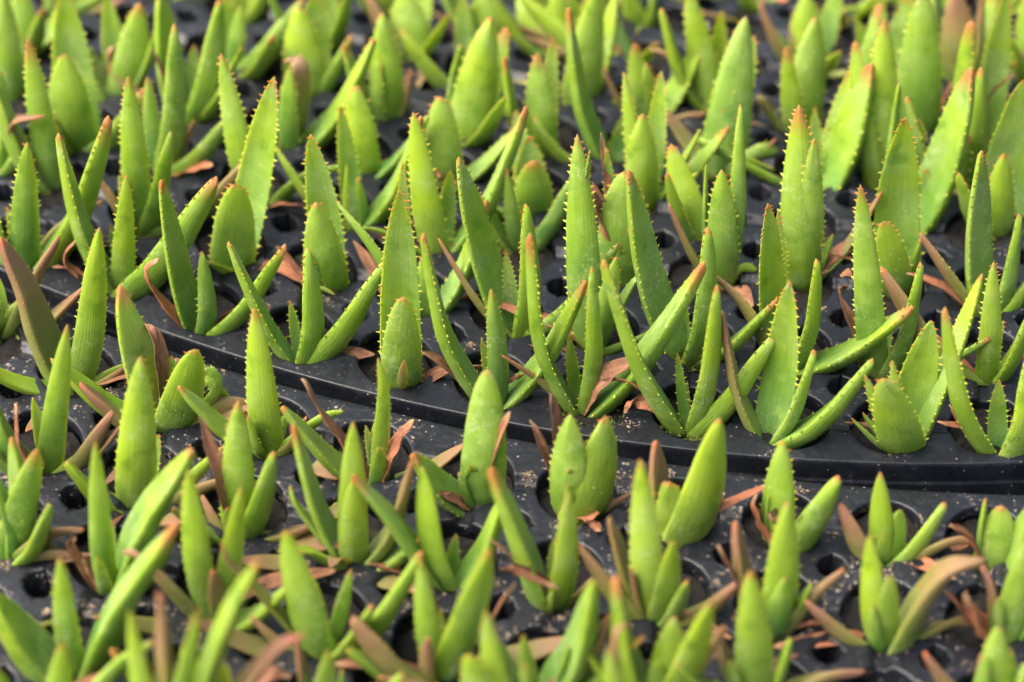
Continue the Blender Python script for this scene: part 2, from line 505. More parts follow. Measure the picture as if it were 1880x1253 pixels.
NRING, NSEG = 18, 18
def build_leaf(kind, w, az, pts, rng, spiny=1.0):
    """pts in mm from the plant's foot; returns leaf mesh data and teeth mesh data in metres."""
    dry, aged = bool(kind & 1), bool(kind & 2)
    blunt = bool(kind & 4)
    o = Vector((math.sin(math.radians(az)), -math.cos(math.radians(az)), 0.0))
    P = [Vector(p) for p in pts]
    tip = P[-1]
    foot = o * (0.14 * w) + Vector((0, 0, -6.0))
    length = (tip - foot).length
    chain = [foot] + P
    if len(P) == 1:
        mid = foot.lerp(tip, 0.42)
        if dry:
            mid += Vector((rng.uniform(-.12, .12), rng.uniform(-.12, .12), rng.uniform(-.05, .22))) * length
        else:
            lean = math.hypot(tip.x, tip.y) / max(1.0, length)
            mid += o * length * (0.035 + 0.03 * rng.random()) + Vector((0, 0, -0.05 * lean * length))
            mid += Vector((rng.uniform(-.012, .012), rng.uniform(-.012, .012), 0)) * length
        if mid.z < 0.6 * w * 0.3: mid.z = 0.6 * w * 0.3
        chain = [foot, mid, tip]
    ring, L = catmull(chain, NSEG)
    tw0 = rng.uniform(-7, 7) * (5 if dry else 1)
    V, UV, Fc, margins = [], [], [], []
    side_on = abs(math.sin(math.radians(az))) > 0.6
    fill = 0.22 if dry else (0.40 if side_on else 0.15)
    ph = rng.random() * 10
    for i, (p, s) in enumerate(ring):
        a = ring[max(0, i - 1)][0]; b = ring[min(NSEG, i + 1)][0]
        t = (b - a).normalized()
        oo = o + Vector((0, 0, -0.25))
        nrm = oo - t * oo.dot(t)
        if nrm.length < 0.05: nrm = Vector((0, 0, -1)) - t * (-t.z)
        nrm.normalize()
        side = t.cross(nrm).normalized()
        tw = math.radians(tw0) * s
        nrm, side = nrm * math.cos(tw) + side * math.sin(tw), side * math.cos(tw) - nrm * math.sin(tw)
        base = 0.74 + 0.26 * smooth(0.0, 0.20, s)
        if dry:
            prof = base * max(0.0, 1 - s ** 3.2) ** 0.55
            T, C = 0.07 * w + 0.25, 0.30 * w * (0.6 + 0.5 * math.sin(ph + 5 * s))
        elif blunt:
            prof = base * max(0.0, 1 - s ** 3.0) ** 0.60
            T, C = 0.115 * w, 0.12 * w
        else:
            prof = base * max(0.0, 1 - s ** 2.9) ** 0.74
            T, C = (0.30 if side_on else 0.135) * w, (0.11 if side_on else 0.13) * w
        hw = max(0.12, 0.5 * w * prof)
        T *= (0.35 + 0.65 * prof) * (1.1 - 0.25 * s)
        C *= (0.3 + 0.7 * prof) * (1.25 - 0.8 * s)
        if i == NSEG: hw, T, C = 0.15, 0.12, 0.0
        wav = 1 + 0.035 * noise.noise(Vector((s * 6, ph, 0))) * (4 if dry else 1)
        for q in range(NRING):
            f = 2 * math.pi * q / NRING
            x = math.cos(f); sy = math.sin(f)
            y = (T * sy if sy > 0 else fill * T * sy) - C * x * x
            if dry: y += 0.16 * w * noise.noise(Vector((x * 1.6 + ph, s * 7, 3)))
            else: y += 0.028 * w * noise.noise(Vector((x * 1.2 + ph, s * 5, 7)))
            V.append((p + side * (x * hw * wav) + nrm * y) * 0.001)
            UV.append((q / NRING, s))
        margins.append((p, t, side, nrm, hw * wav, C, s, T))
    for i in range(NSEG):
        for q in range(NRING):
            r = (q + 1) % NRING
            Fc.append((i * NRING + q, i * NRING + r, (i + 1) * NRING + r, (i + 1) * NRING + q))
    Fc.append(tuple(reversed(range(NRING))))
    Fc.append(tuple(NSEG * NRING + q for q in range(NRING)))
    TV, TF, TU = [], [], []
    if not dry and rng.random() < spiny and not (aged and rng.random() < 0.6):
        def at(s):
            for i in range(NSEG):
                if margins[i + 1][6] >= s: break
            A, B = margins[i], margins[i + 1]
            f = (s - A[6]) / max(1e-6, B[6] - A[6])
            mix = lambda k: A[k] * (1 - f) + B[k] * f
            return [A[k].lerp(B[k], f) if k < 4 else mix(k) for k in range(8)]
        def cone(pos, d, up, r, ln, s):
            k = len(TV)
            d = d.normalized(); e1 = d.cross(up).normalized(); e2 = d.cross(e1)
            for q in range(5):
                f = 2 * math.pi * q / 5
                TV.append((pos - d * 0.35 + e1 * (1.5 * r * math.cos(f)) + e2 * (0.6 * r * math.sin(f))) * 0.001); TU.append((0.0, s))
            TV.append((pos + d * ln) * 0.001); TU.append((1.0, s))
            for q in range(5): TF.append((k + q, k + (q + 1) % 5, k + 5))
        size = min(1.0, 0.50 + w / 30) * (0.55 + 0.45 * spiny)
        for sg in (-1, 1):
            d = L * rng.uniform(0.06, 0.10)
            while d < L * 0.985:
                s = d / L
                p, t, side, nrm, hw, C, s, T = at(s)
                ln = size * rng.choice((0.7, 1.1, 1.4, 1.8)) * rng.uniform(0.8, 1.15) * (1.0 if not aged else 0.6)
                cone(p + side * (sg * hw) - nrm * C, side * sg + t * rng.uniform(0.2, 0.7) - nrm * rng.uniform(0.0, 0.5), nrm, 0.50 * size, ln, s)
                d += rng.uniform(3.0, 7.6) * (1 - 0.5 * s) * (0.7 + w / 45)
        if rng.random() < 0.55:   # keel prickles on the outer face
            for _ in range(rng.randint(3, 8)):
                s = rng.uniform(0.05, 0.6); p, t, side, nrm, hw, C, s, T = at(s)
                x = rng.uniform(-0.35, 0.35)
                cone(p + side * (x * hw) + nrm * (T * math.sqrt(1 - x * x) - C * x * x - 0.05), nrm + t * 0.3, side, 0.5 * size, 0.45 * size, s * 0.5)
    return (V, Fc, UV), (TV, TF, TU)

ORD = ['', 'first', 'second', 'third', 'fourth', 'fifth', 'sixth', 'seventh', 'eighth', 'ninth', 'tenth', 'eleventh', 'twelfth', 'thirteenth', 'fourteenth']
# leaf: (flags, width mm, outward azimuth, points mm); flags 1 dried, 2 ageing, 4 blunt, 8 yellowish, 16 bluish, 32 red tip
PLANTS = [
    ('rear', -2.5, -0.5, (-204.8, 653.6, -4), [(32, 22.4, 88, [(42.9, 12, 67.7)]), (16, 12.5, 9, [(12.9, -4, 66.4)]), (0, 14.1, -67, [(-5.7, -2.5, 52.4)]), (16, 6.3, 190, [(-4.7, 10, 22.9)]), (2, 7.1, 62, [(13.6, 10, 10.4), (33.2, 20, 19.2)]), (1, 6, 107, [(33.8, 10.1, 8.2)])]),
    ('rear', -1.5, -0.5, (-162.6, 641.6, -4), [(0, 15.2, -86, [(-15.1, 3.7, 73.8)]), (8, 9.7, 5, [(10.8, -4, 59.2)]), (32, 19.8, 46, [(46, -2.3, 57)]), (16, 4.7, 189, [(-2.5, 10, 23.8)]), (1, 6.3, -106, [(-18.5, 1.4, 5.5), (-21.6, 2.9, 12.8), (-16, 4.3, 19.4)]), (1, 3.1, -82, [(-18.8, 2, 5.5), (-28.1, 4, 5.5)])]),
    ('rear', -0.5, -0.5, (-126.4, 612.3, -4), [(0, 12.8, -125, [(-6.3, -0.9, 76.5)]), (16, 10.2, 50, [(4.8, 2.3, 39.2)]), (32, 13.6, 63, [(37.8, 3.3, 41.9)]), (16, 4.2, 175, [(-1.5, 10, 14.6)]), (1, 7.6, -99, [(-14.2, 0.7, 17.3), (-18.4, 1.4, 30.2), (-12.2, 2.1, 35.6)]), (1, 3.6, 79, [(18.7, 1.1, 10.9)]), (1, 3.1, 76, [(11.9, 0.4, 5.5), (19.3, 0.7, 5.5)]), (2, 4.5, 63, [(12.9, 5.3, 5.5)])]),
    ('rear', 0.5, -0.5, (-84.6, 595.5, -4), [(0, 11.7, -84, [(-22.9, 1.5, 57.9)]), (0, 14, 60, [(6.1, 5.1, 52.1)]), (0, 16.8, 57, [(35.4, 8, 43.1)]), (16, 5.2, 188, [(-2.9, 10, 21.5)]), (8, 5.6, 53, [(15.4, 1.1, 8.8)]), (1, 10, -91, [(-9.5, 1, 5.5), (-12, 2, 9.1)]), (1, 7, 89, [(30.2, -0.8, 2.6)])]),
    ('rear', 1.5, -0.5, (-43.1, 580.7, -4), [(0, 9.5, 172, [(3.3, 14, 97.3)]), (0, 16.5, 175, [(1.9, 9, 88.5)]), (4, 16.3, 7, [(2.3, -6, 49.5)]), (34, 5, -5, [(2.4, -15, 25.9)]), (16, 7.1, 77, [(7.2, -1.6, 25.8)]), (1, 6.9, 97, [(39.3, 4.6, 4.8)])]),
    ('rear', 2.5, -0.5, (-6.8, 572.1, -4), [(0, 13.7, -88, [(-25.2, -3.5, 84.8)]), (16, 10.1, 40, [(-1.1, -1.2, 56.5)]), (32, 14.2, 88, [(34.2, 1.3, 58.7)]), (16, 4.5, 192, [(-5, 10, 22.7)]), (1, 5.4, -83, [(-19.9, -1, 19.1), (-27.6, -2, 26.3)]), (1, 5.9, 87, [(11.6, -2, 14.9)])]),
    ('rear', 3.5, -0.5, (26.8, 568.4, -4), [(32, 12.5, -82, [(-20.3, -1.2, 85.7)]), (0, 10, 50, [(2.4, 3.5, 66.6)]), (32, 18, 86, [(44, 6, 66.7)]), (16, 5.8, 191, [(-5.1, 10, 27.8)]), (2, 6, -45, [(-16.2, -1.5, 14.2), (-30.6, -3, 28.6)]), (1, 10.8, 94, [(19.4, -1.7, 25.1)]), (1, 4.4, -84, [(-8.8, 1.1, 5.5), (-15.6, 2.2, 6.7)])]),
    ('rear', 4.5, -0.5, (67.6, 558.8, -4), [(0, 14.6, -77, [(-34.9, -0.7, 81)]), (8, 13, 60, [(6.4, 0.6, 68.1)]), (0, 16.2, 45, [(29.9, 6, 39.3)]), (16, 4.6, 190, [(-5.1, 10, 27.1)]), (16, 2.9, 184, [(-0.5, 10, 12.4)]), (1, 4.4, -78, [(-20.2, 2.8, 16.2), (-34, 5.6, 18)]), (1, 7.3, -102, [(-12.9, -0.4, 8.9), (-22.3, -0.7, 11.2), (-24.9, -1.1, 5.5)]), (1, 5.6, 90, [(22.6, 3.8, 16.3)])]),
    ('rear', 5.5, -0.5, (97.5, 552, -4), [(0, 14.6, 150, [(3.3, 10, 67.7)]), (0, 12.3, 70, [(13.8, 2.2, 41.3)]), (0, 16.1, 62, [(34.5, -4, 42.4)]), (16, 4.3, 169, [(7.2, 10, 15.8)]), (2, 10.2, -101, [(-20.3, 10, 53.4)]), (1, 5.8, 81, [(22.2, -2.6, 12.4)])]),
    ('rear', 6.5, -0.5, (150.4, 547, -4), [(4, 17.4, -6, [(-17.1, -14, 46.5)]), (0, 17, 174, [(4, 14, 49.7)]), (0, 7.5, -30, [(-12.4, -3.9, 46.1)]), (0, 8, -20, [(-21.6, -3.6, 38.7)]), (16, 5.3, -61, [(-23.8, -2.3, 15.9)]), (16, 5.3, -50, [(-19.3, -0.4, 16.7)]), (8, 11.7, 106, [(12.7, 11, 30), (21.7, 22, 65.5)]), (1, 5.3, -93, [(-12.6, 2.9, 5.5), (-24.7, 5.8, 5.5)])]),
    ('rear', 7.5, -0.5, (185.3, 545.6, -4), [(0, 14.4, -72, [(-31.7, -1.9, 70.9)]), (16, 8.1, 177, [(-3, 10, 25.1)]), (8, 20.3, 60, [(3.5, 2.8, 49.8)]), (1, 4.3, -71, [(-26.8, -2.5, 15.3)]), (1, 4.3, -81, [(-15.4, 0.5, 7.6), (-22.3, 0.9, 20.7)]), (0, 12.8, 89, [(13.7, 6, 28.3)])]),
    ('rear', -2.5, 0.5, (-201.2, 711.8, -4), [(32, 12.7, -1, [(-1.4, 4, 71.6)]), (16, 9.9, 180, [(-2.4, 10, 39.4)]), (2, 7.4, 74, [(-13.3, -5, 31.9), (3.6, -10, 42.4)]), (0, 18.6, -81, [(-18.7, 0.8, 53.9)]), (16, 7.5, 84, [(5.2, -0.6, 25.8)])]),
    ('rear', -1.5, 0.5, (-159.7, 679.6, -4), [(0, 12.8, 1, [(3.1, 8, 72.2)]), (0, 10.6, 40, [(19.6, -3.6, 52.6)]), (16, 5.6, 172, [(4.8, 10, 17.9)]), (2, 15.1, 64, [(53.4, 6, 36.6)]), (2, 9, -55, [(-12.6, 2.2, 19.9), (-19.1, 4.3, 28.1)]), (0, 7.2, -69, [(-4.1, -3.7, 30.2)])]),
    ('rear', -0.5, 0.5, (-117.7, 653.2, -4), [(4, 19.2, 1, [(6.9, -4, 46.2)]), (0, 16.8, 157, [(22.5, 22, 80.2)]), (8, 11.2, -25, [(-2.8, -9, 6.1), (-5.9, -18, 17.2)]), (16, 7.6, 34, [(4.6, -6.8, 25.5)]), (1, 6.3, 62, [(36, -18.8, 5.4)])]),
    ('rear', 0.5, 0.5, (-75.9, 638, -4), [(0, 18.1, 4, [(-2, -2, 46.9)]), (0, 15.4, 177, [(-3.8, 14, 68.5)]), (12, 7, -4, [(-1.8, -7, 5.5), (4.3, -14, 9.2)]), (16, 8.5, 317, [(-6.4, -6.9, 26.1)]), (1, 5.2, -120, [(-21.6, 12.6, 12.6)])]),
    ('rear', 1.5, 0.5, (-35.7, 622.8, -4), [(32, 14.3, 96, [(26, 5.3, 54.2)]), (16, 8, -30, [(-0.5, 5.9, 24.6)]), (0, 9.2, -53, [(-19.3, 7, 27.6), (-34, 14, 46.8)]), (1, 5.7, 100, [(8.7, 1.7, 5.5), (17, 3.3, 5.5), (22.8, 5, 5.5)]), (16, 6.7, 290, [(-7.9, -2.9, 30)]), (1, 6.9, -129, [(-29.6, 24.1, 18.7)])]),
    ('rear', 2.5, 0.5, (1.8, 613.3, -4), [(0, 16, -130, [(-22.3, 10, 78.4)]), (0, 14.2, 60, [(3.4, 3.9, 60.4)]), (0, 14.8, 55, [(39.6, 3.4, 41)]), (16, 6.4, 179, [(-4.4, 10, 32.4)]), (2, 6.8, -63, [(-30.9, 12, 37.1)]), (1, 5.6, 31, [(20.9, -35.5, 20.1)])]),
    ('rear', 3.5, 0.5, (32.3, 605, -4), [(0, 14.5, 0, [(-7.8, 14, 92.1)]), (0, 10.7, 13, [(7.8, -4, 47.4)]), (16, 8.5, 92, [(14.4, -0.3, 30.1), (19.5, -0.6, 34.6)]), (0, 9, 58, [(38.1, 4, 10.4)]), (16, 7, -128, [(-3, 10, 87.9)]), (1, 6.7, -107, [(-42.3, 12.7, 11)])]),
    ('rear', 4.5, 0.5, (69.5, 598.6, -4), [(0, 16.6, -130, [(-26.4, 1.3, 89.8)]), (0, 16.8, 60, [(4.3, 2.5, 61.8)]), (32, 12.3, 59, [(32.5, -8, 35.1)]), (16, 5.2, 188, [(-1.8, 10, 21)]), (1, 6, -127, [(-21.1, 10, 46.6), (-24.5, 20, 47.4)]), (1, 5, -96, [(-14.4, -3.3, 11)])]),
    ('rear', 5.5, 0.5, (109.1, 593.8, -4), [(0, 14.9, -150, [(-13.3, 5.6, 74.5)]), (8, 8.9, 189, [(-7.5, 16, 62.7)]), (0, 14, 70, [(5.8, -3.6, 55)]), (32, 15.6, 64, [(42.2, -16, 41.9)]), (16, 4.5, 186, [(2.2, 10, 22.2)]), (2, 10, -59, [(-17.3, 6, 22.7), (-30.3, 12, 34.8)]), (1, 4, 30, [(1.3, -1.7, 18.7), (1, -3.4, 27.9)]), (1, 5, 89, [(18.4, -1.2, 5.5), (21.8, -2.3, 7.6)])]),
    ('rear', 6.5, 0.5, (144.1, 588.7, -4), [(0, 12.2, -12, [(-16.1, 4, 88.3)]), (0, 13.3, 60, [(10.8, 3.5, 51.9)]), (16, 5.9, 171, [(5.2, 10, 15)]), (32, 10, 44, [(40.7, -8, 24.9)]), (1, 5.5, -140, [(-13.8, 5.3, 24.8), (-16.8, 10.7, 31.7), (-12.5, 16, 29.2)]), (1, 5, -116, [(-11.4, 11, 36.2), (-15.2, 22, 30.1)])]),
    ('rear', 7.5, 0.5, (186.9, 584.3, -4), [(0, 9.4, 1, [(-6.1, 2, 56.9)]), (0, 12.7, 70, [(10.1, -2.8, 37.5)]), (16, 5.1, 181, [(4.9, 10, 20.9)]), (2, 15.5, -63, [(-44.3, 18, 41.5)]), (1, 6, 103, [(15.5, 1.5, 10.7)]), (16, 8.1, 169, [(0.9, 4.8, 25.6)]), (1, 5.4, -128, [(-27.1, 21.1, 10.4)])]),
    ('rear', -2.5, 1.5, (-194.8, 738.7, -4), [(0, 22.6, -5, [(0.2, 0, 49.3)]), (0, 20.2, 183, [(-0.4, 20, 69.4)]), (32, 20.9, 64, [(34.4, -0.7, 32.6)]), (32, 14.6, -73, [(-7.9, -8, 21.7)])]),
    ('rear', -1.5, 1.5, (-157.1, 722.5, -4), [(0, 13.8, 50, [(15, 0.7, 74.2)]), (16, 8.5, 1, [(0.4, 2, 46.8)]), (32, 13.1, 45, [(37.7, -3.7, 33.8)]), (16, 5, 178, [(2.6, 10, 17.7)]), (2, 6.3, 57, [(17.6, 4.6, 22.5)]), (1, 6.8, 53, [(28, -20.9, 16.6)])]),
    ('rear', -0.5, 1.5, (-109.2, 695, -4), [(0, 13.9, -15, [(-11.2, 8, 72.9)]), (0, 12.2, 61, [(17.7, -0.2, 14), (38.4, -0.4, 22.1)]), (16, 7.3, 170, [(2.8, 10, 20.4)]), (16, 8, 236, [(-6.7, 4.5, 31.2)]), (1, 4.7, 56, [(28.7, -19.2, 12.4)])]),
    ('rear', 0.5, 1.5, (-67.4, 683.4, -4), [(16, 9.6, 189, [(-4.3, 12, 52)]), (16, 9.7, 88, [(1.5, 4.3, 20.3)]), (32, 15.7, 86, [(29.9, 1.4, 54.2)]), (0, 9.7, -61, [(-33.3, 10, 33.7)]), (8, 4.8, -70, [(-1.6, -4, 33.3)])]),
    ('rear', 1.5, 1.5, (-30.9, 662.9, -4), [(8, 14, -11, [(-8.9, 6, 67.2)]), (16, 9.5, 183, [(5.4, 10, 35.1)]), (32, 15.5, 83, [(36.8, 10, 67.4)]), (0, 6.5, -58, [(-21.8, -1.4, 11.1), (-34.4, -2.9, 15.7)]), (1, 5.5, -92, [(-37, 1.1, 14.6)])]),
    ('rear', 2.5, 1.5, (3.5, 667.4, -4), [(16, 7.2, -4, [(-5.7, -4, 42.8)]), (16, 14.3, 54, [(24.6, 12, 31.4)]), (1, 7.5, 107, [(13.8, 4.6, 5.5)]), (0, 10.7, -94, [(-16.7, -3.3, 28.4)]), (16, 5.9, 175, [(2, 10, 14.3)]), (1, 4.5, -79, [(-31.6, -6, 5.5)])]),
    ('rear', 3.5, 1.5, (46, 648.9, -4), [(4, 23.1, 5, [(-1, 4, 49.4)]), (16, 7, 185, [(-8, 12, 55.4)]), (1, 4.7, -145, [(-10.1, 16, 59.8)]), (1, 8.4, -93, [(-13.8, -1.2, 44.7), (-8.4, -2.3, 38.5)]), (16, 8.5, 186, [(-0.8, 7.5, 19.8)]), (16, 6.1, 336, [(-2.6, -5.8, 20.7)])]),
    ('rear', 4.5, 2.5, (81.4, 673.3, -4), [(8, 16.8, -17, [(-15.3, 10, 41.1)]), (16, 7.2, 180, [(-7, 14, 23.6)]), (0, 11.8, 298, [(-17.8, -9.4, 40.6)])]),
    ('rear', 4.5, 1.5, (87.3, 644.9, -4), [(0, 14.2, -3, [(-4, 0, 56.3)]), (0, 10.5, 40, [(3.2, 16, 76.6)]), (0, 8.8, 56, [(6.4, -0.3, 5.5), (14.2, -0.6, 5.5)]), (16, 5.8, -110, [(-9.7, 5, 55.2)]), (2, 8.2, -77, [(-23.6, 4, 36.2)]), (1, 6.4, 18, [(9.5, -29.8, 10.1)])]),
    ('rear', 5.5, 1.5, (122, 646.1, -4), [(40, 16.9, -10, [(-9.3, 8, 81.2)]), (8, 11.5, -2, [(-3.3, 0, 70.9)]), (2, 7, 92, [(27.7, 4, 41.9)]), (1, 6.3, 96, [(11.8, 1.1, 11.6), (20.9, 2.1, 14.8), (10.8, 3.2, 5.7)]), (1, 6.3, 70, [(8.4, -3.2, 5.5)]), (16, 8.7, 307, [(-4.4, -3.3, 28.1)]), (16, 6.8, 457, [(9.4, 1.1, 21.9)])]),
    ('rear', 6.5, 1.5, (160.8, 640, -4), [(4, 14.6, -4, [(-12.4, -6, 39)]), (0, 20.1, 183, [(-6.3, 12, 76.8)]), (16, 7, 54, [(4.1, -3, 27.9)]), (16, 7.9, 204, [(-5.8, 13.4, 25.6)]), (1, 4.6, -100, [(-28.7, 5.3, 13.2)])]),
    ('rear', 7.5, 1.5, (194.7, 624.4, -4), [(0, 15, -140, [(-14.3, 3.7, 77.8)]), (0, 13.2, 60, [(5.7, 5.9, 45.5)]), (0, 13.8, 59, [(14.5, 2.3, 16.6)]), (16, 5, 178, [(-1.5, 10, 21.5)]), (2, 9.2, -64, [(-20.2, 4, 19.1), (-31.6, 8, 34.4)]), (1, 3.1, 103, [(5.7, 0.7, 5.5)]), (1, 6.4, -90, [(-36.3, 0.1, 19.7)])]),
    ('rear', -3.5, 0.5, (-234.1, 719.3, -4), [(0, 22.5, 108, [(11.3, 10, 46.5)]), (0, 13.7, 63, [(23.7, -6, 22.9)]), (16, 8.1, 128, [(6.9, 5.4, 22.5)]), (16, 9, 278, [(-5.7, -0.8, 17.6)]), (1, 6.7, -98, [(-36.4, 5.3, 9.9)])]),
    ('rear', -2.5, 2.5, (-182.6, 778.9, -4), [(0, 19.6, -98, [(-17.7, 3.9, 28.2)]), (32, 17.4, 10, [(13.3, 10, 43.8)]), (16, 12.2, 177, [(-3.6, 20, 41.8)]), (1, 10.6, -95, [(-1, 3.7, 23.8)]), (8, 10.3, 92, [(26.4, 0.9, 49.4)])]),
    ('rear', -1.5, 2.5, (-149.1, 760.8, -4), [(0, 18.2, -120, [(-6.4, 10, 61.1)]), (0, 19.4, 60, [(20.2, 2.6, 60.9)]), (16, 9.4, 169, [(5.6, 10, 32.8)]), (1, 5.8, -91, [(-11.6, -2.6, 39.2)]), (2, 7.7, 64, [(29.7, -2.2, 5.5)]), (8, 10.8, 68, [(30.2, -12.4, 46.4)]), (2, 6.5, 245, [(-36.8, 17.5, 14.9)])]),
    ('rear', -0.5, 2.5, (-100.4, 737.8, -4), [(0, 16.5, 90, [(40.9, -0.3, 57.8)]), (16, 11.4, -30, [(3.6, -0.5, 43.1)]), (2, 13.9, -134, [(7, 7, 37.1), (-1.2, 14, 36.1)]), (8, 10.1, 46, [(18.7, 20, 5.5)])]),
    ('rear', 0.5, 2.5, (-66.5, 718.5, -4), [(8, 17.5, -2, [(-0.6, 6, 42.2)]), (0, 10, -150, [(-4.3, 16, 31.2)]), (1, 7.3, -72, [(-5.5, -2, 15.5)]), (16, 13.3, 71, [(30.8, -10.8, 38.5)])]),
    ('rear', 1.5, 2.5, (-30.4, 712.8, -4), [(4, 17.4, 2, [(-0.4, 4, 41.7)]), (1, 6.1, -34, [(-0.5, -16, 13.7)]), (16, 8.2, 179, [(-8.4, 10, 19.5)]), (32, 11.2, 90, [(32.9, -0.2, 28.8)])]),
    ('rear', 1.5, 3.5, (-22, 743.6, -4), [(8, 21.2, 3, [(12.8, 16, 54.8)]), (32, 16.5, 136, [(19.9, 22, 45.5)]), (16, 12.7, -141, [(-0.6, 14, 41.5)]), (0, 13.7, 35, [(18.9, -27, 41.8)]), (2, 8.4, 71, [(30.3, -10.6, 13.1)])]),
    ('rear', 2.5, 2.5, (9.2, 690.5, -4), [(36, 17.5, 5, [(-0.2, -4, 30.2)]), (16, 15.4, 186, [(-2, 10, 32.7)]), (8, 10.4, 194, [(-7.7, 31.2, 31.2)]), (32, 11.8, 308, [(-32.6, -25, 35)]), (2, 8.4, 352, [(-5, -34.4, 2.5)])]),
    ('rear', 3.5, 2.5, (56.3, 695.3, -4), [(8, 15.7, 6, [(-1.5, 2, 46.6)]), (8, 8.5, -13, [(-9.4, 12, 61.1)]), (0, 11, 145, [(6.9, 18, 57.2)]), (0, 7.3, 93, [(23.6, 4, 37.3)]), (32, 10.4, 108, [(36.6, 11.7, 33.2)])]),
    ('rear', 4.5, 3.5, (92.9, 721.8, -4), [(0, 22.7, 10, [(8.2, 24, 63.6)]), (16, 15.8, 181, [(-0, 4, 29.6)]), (2, 7.5, 61, [(24, 5.4, 12.4)]), (0, 15, 47, [(14.4, 2.8, 5.5), (25.4, 5.7, 5.5)]), (8, 12.5, 171, [(13.7, 30, 50)]), (2, 9.9, 233, [(-25.5, 19.2, 19)])]),
    ('rear', 5.5, 3.5, (133.8, 706.9, -4), [(32, 21, 113, [(18.6, 12, 57.2)]), (16, 7.4, 185, [(-3.5, 10, 36.1)]), (0, 7.4, -62, [(-46.9, 2, 20.6), (-51.7, 4, 22.6), (-17.3, 6, 5.5)]), (40, 13.8, 150, [(13.9, 23.7, 48.4)])]),
    ('rear', 6.5, 2.5, (169.9, 679.9, -4), [(32, 22.9, 107, [(19.1, 16, 70.3)]), (16, 9.6, -130, [(-10.8, 10, 67.4)]), (16, 8.8, 176, [(6.7, 10, 23.6)]), (2, 9.1, 186, [(-3, 28.1, 16.5)])]),
    ('rear', 7.5, 3.5, (198.1, 708, -4), [(0, 14.2, 40, [(-0.6, 5, 59.3)]), (32, 14.8, -77, [(-3.3, -6, 32.6)]), (1, 5.5, -77, [(-10.1, -0.9, 7.8)]), (16, 13.4, 269, [(-30.6, 0.7, 47.3)])]),
    ('rear', 7.5, 2.5, (207.9, 678.1, -4), [(0, 22.4, 175, [(2.5, 14, 67)]), (0, 13.7, -1, [(-4.3, -2, 41.5)]), (0, 13, 288, [(-23.2, -7.5, 35.4)])]),
    ('rear', -3.5, 1.5, (-233, 778.5, -4), [(0, 13.9, 10, [(3.2, 8, 52.4)]), (16, 10.4, 184, [(-7.3, 10, 30.3)]), (16, 6.9, 120, [(9.7, 5.6, 29.5)]), (16, 8.4, 270, [(-10.9, -0, 19.5)]), (1, 5.8, 12, [(8.1, -36.6, 5.5)])]),
    ('rear', -3.5, 2.5, (-234.9, 817.8, -4), [(4, 15.3, 0, [(2.6, 6, 29.5)]), (2, 9.5, 50, [(13.6, 4.2, 5.5)]), (8, 12.7, 109, [(28, 9.7, 31.3)]), (16, 12.2, 234, [(-27.1, 19.6, 48.9)]), (40, 11.4, 403, [(18.2, -19.6, 34.7)])]),
    ('rear', -1.5, 3.5, (-132, 801, -4), [(16, 10, -30, [(6.9, 0.1, 34.6)]), (0, 16, 44, [(34.7, 8, 33.3)]), (16, 9.7, 182, [(-2, 10, 35.3)]), (1, 7.2, 97, [(22.3, 1.5, 5.5), (17.2, 2.9, 5.9)]), (40, 12.6, 42, [(24.2, -26.5, 35.5)]), (2, 8, 120, [(28.2, 16.2, 10.5)])]),
    ('rear', -0.5, 3.5, (-94.5, 782.3, -4), [(8, 21.4, -4, [(-2.4, 4, 42.9)]), (0, 18.3, 184, [(4.4, 14, 44.4)]), (32, 11.2, 47, [(21, 2.2, 29.3)])]),
    ('rear', 0.5, 3.5, (-57.8, 759.4, -4), [(32, 12.2, -97, [(-16.9, -3.3, 42.5)]), (0, 16.6, 8, [(0.2, 8, 51.8)]), (2, 10.3, 105, [(11.8, 5.2, 23.3)]), (16, 14.2, -72, [(-1.9, -0.9, 31.9)]), (2, 8.4, 152, [(20.2, 38.5, 5.3)])]),
    ('rear', 1.5, 4.5, (-21.5, 785.9, -4), [(8, 13.8, -49, [(-29.6, -1.4, 31.9)]), (16, 8.8, 188, [(-2, 20, 38.5)]), (16, 9.2, -112, [(-2.2, 4.9, 19.9)]), (2, 9.1, 81, [(43.1, -6.8, 3.7)])]),
    ('rear', 2.5, 3.5, (13.2, 731.2, -4), [(32, 15.7, -7, [(-2.3, 6, 50.3)]), (8, 10, 172, [(4.8, 14, 53.1)]), (32, 11.3, -100, [(-16.5, -1, 53.5)]), (32, 11.3, -125, [(-6.1, 16, 15.9)])]),
    ('rear', 3.5, 3.5, (45.7, 727.3, -4), [(32, 14.4, -106, [(-21.8, 6, 76.1)]), (0, 13.8, -59, [(-23.5, -3, 5.5), (-36.1, -6, 27.7)]), (16, 8.3, 184, [(4.7, 10, 19.3)])]),
    ('rear', 3.5, 4.5, (61.2, 759.3, -4), [(32, 11.6, -20, [(-6.7, -1.4, 42.3)]), (8, 11.7, -7, [(-1.3, -4, 33)]), (2, 9, 46, [(27.5, -4, 6.5)]), (2, 7.7, -77, [(-20.4, -3.7, 30.8)]), (8, 13.9, 117, [(24.7, 12.5, 33.7)])]),
    ('rear', 5.5, 4.5, (130, 747.3, -4), [(40, 10.6, -15, [(-10.3, -4, 49.7)]), (8, 21.1, 20, [(3.8, 14, 53.7)]), (16, 7.2, 169, [(9.9, 10, 33.8)]), (2, 6.4, -59, [(-27.8, 4.9, 5.5)]), (2, 8.9, -58, [(-19.1, 1.7, 19.2), (-10.7, 3.3, 11)]), (32, 10.5, 26, [(14.2, -28.9, 29.7)])]),
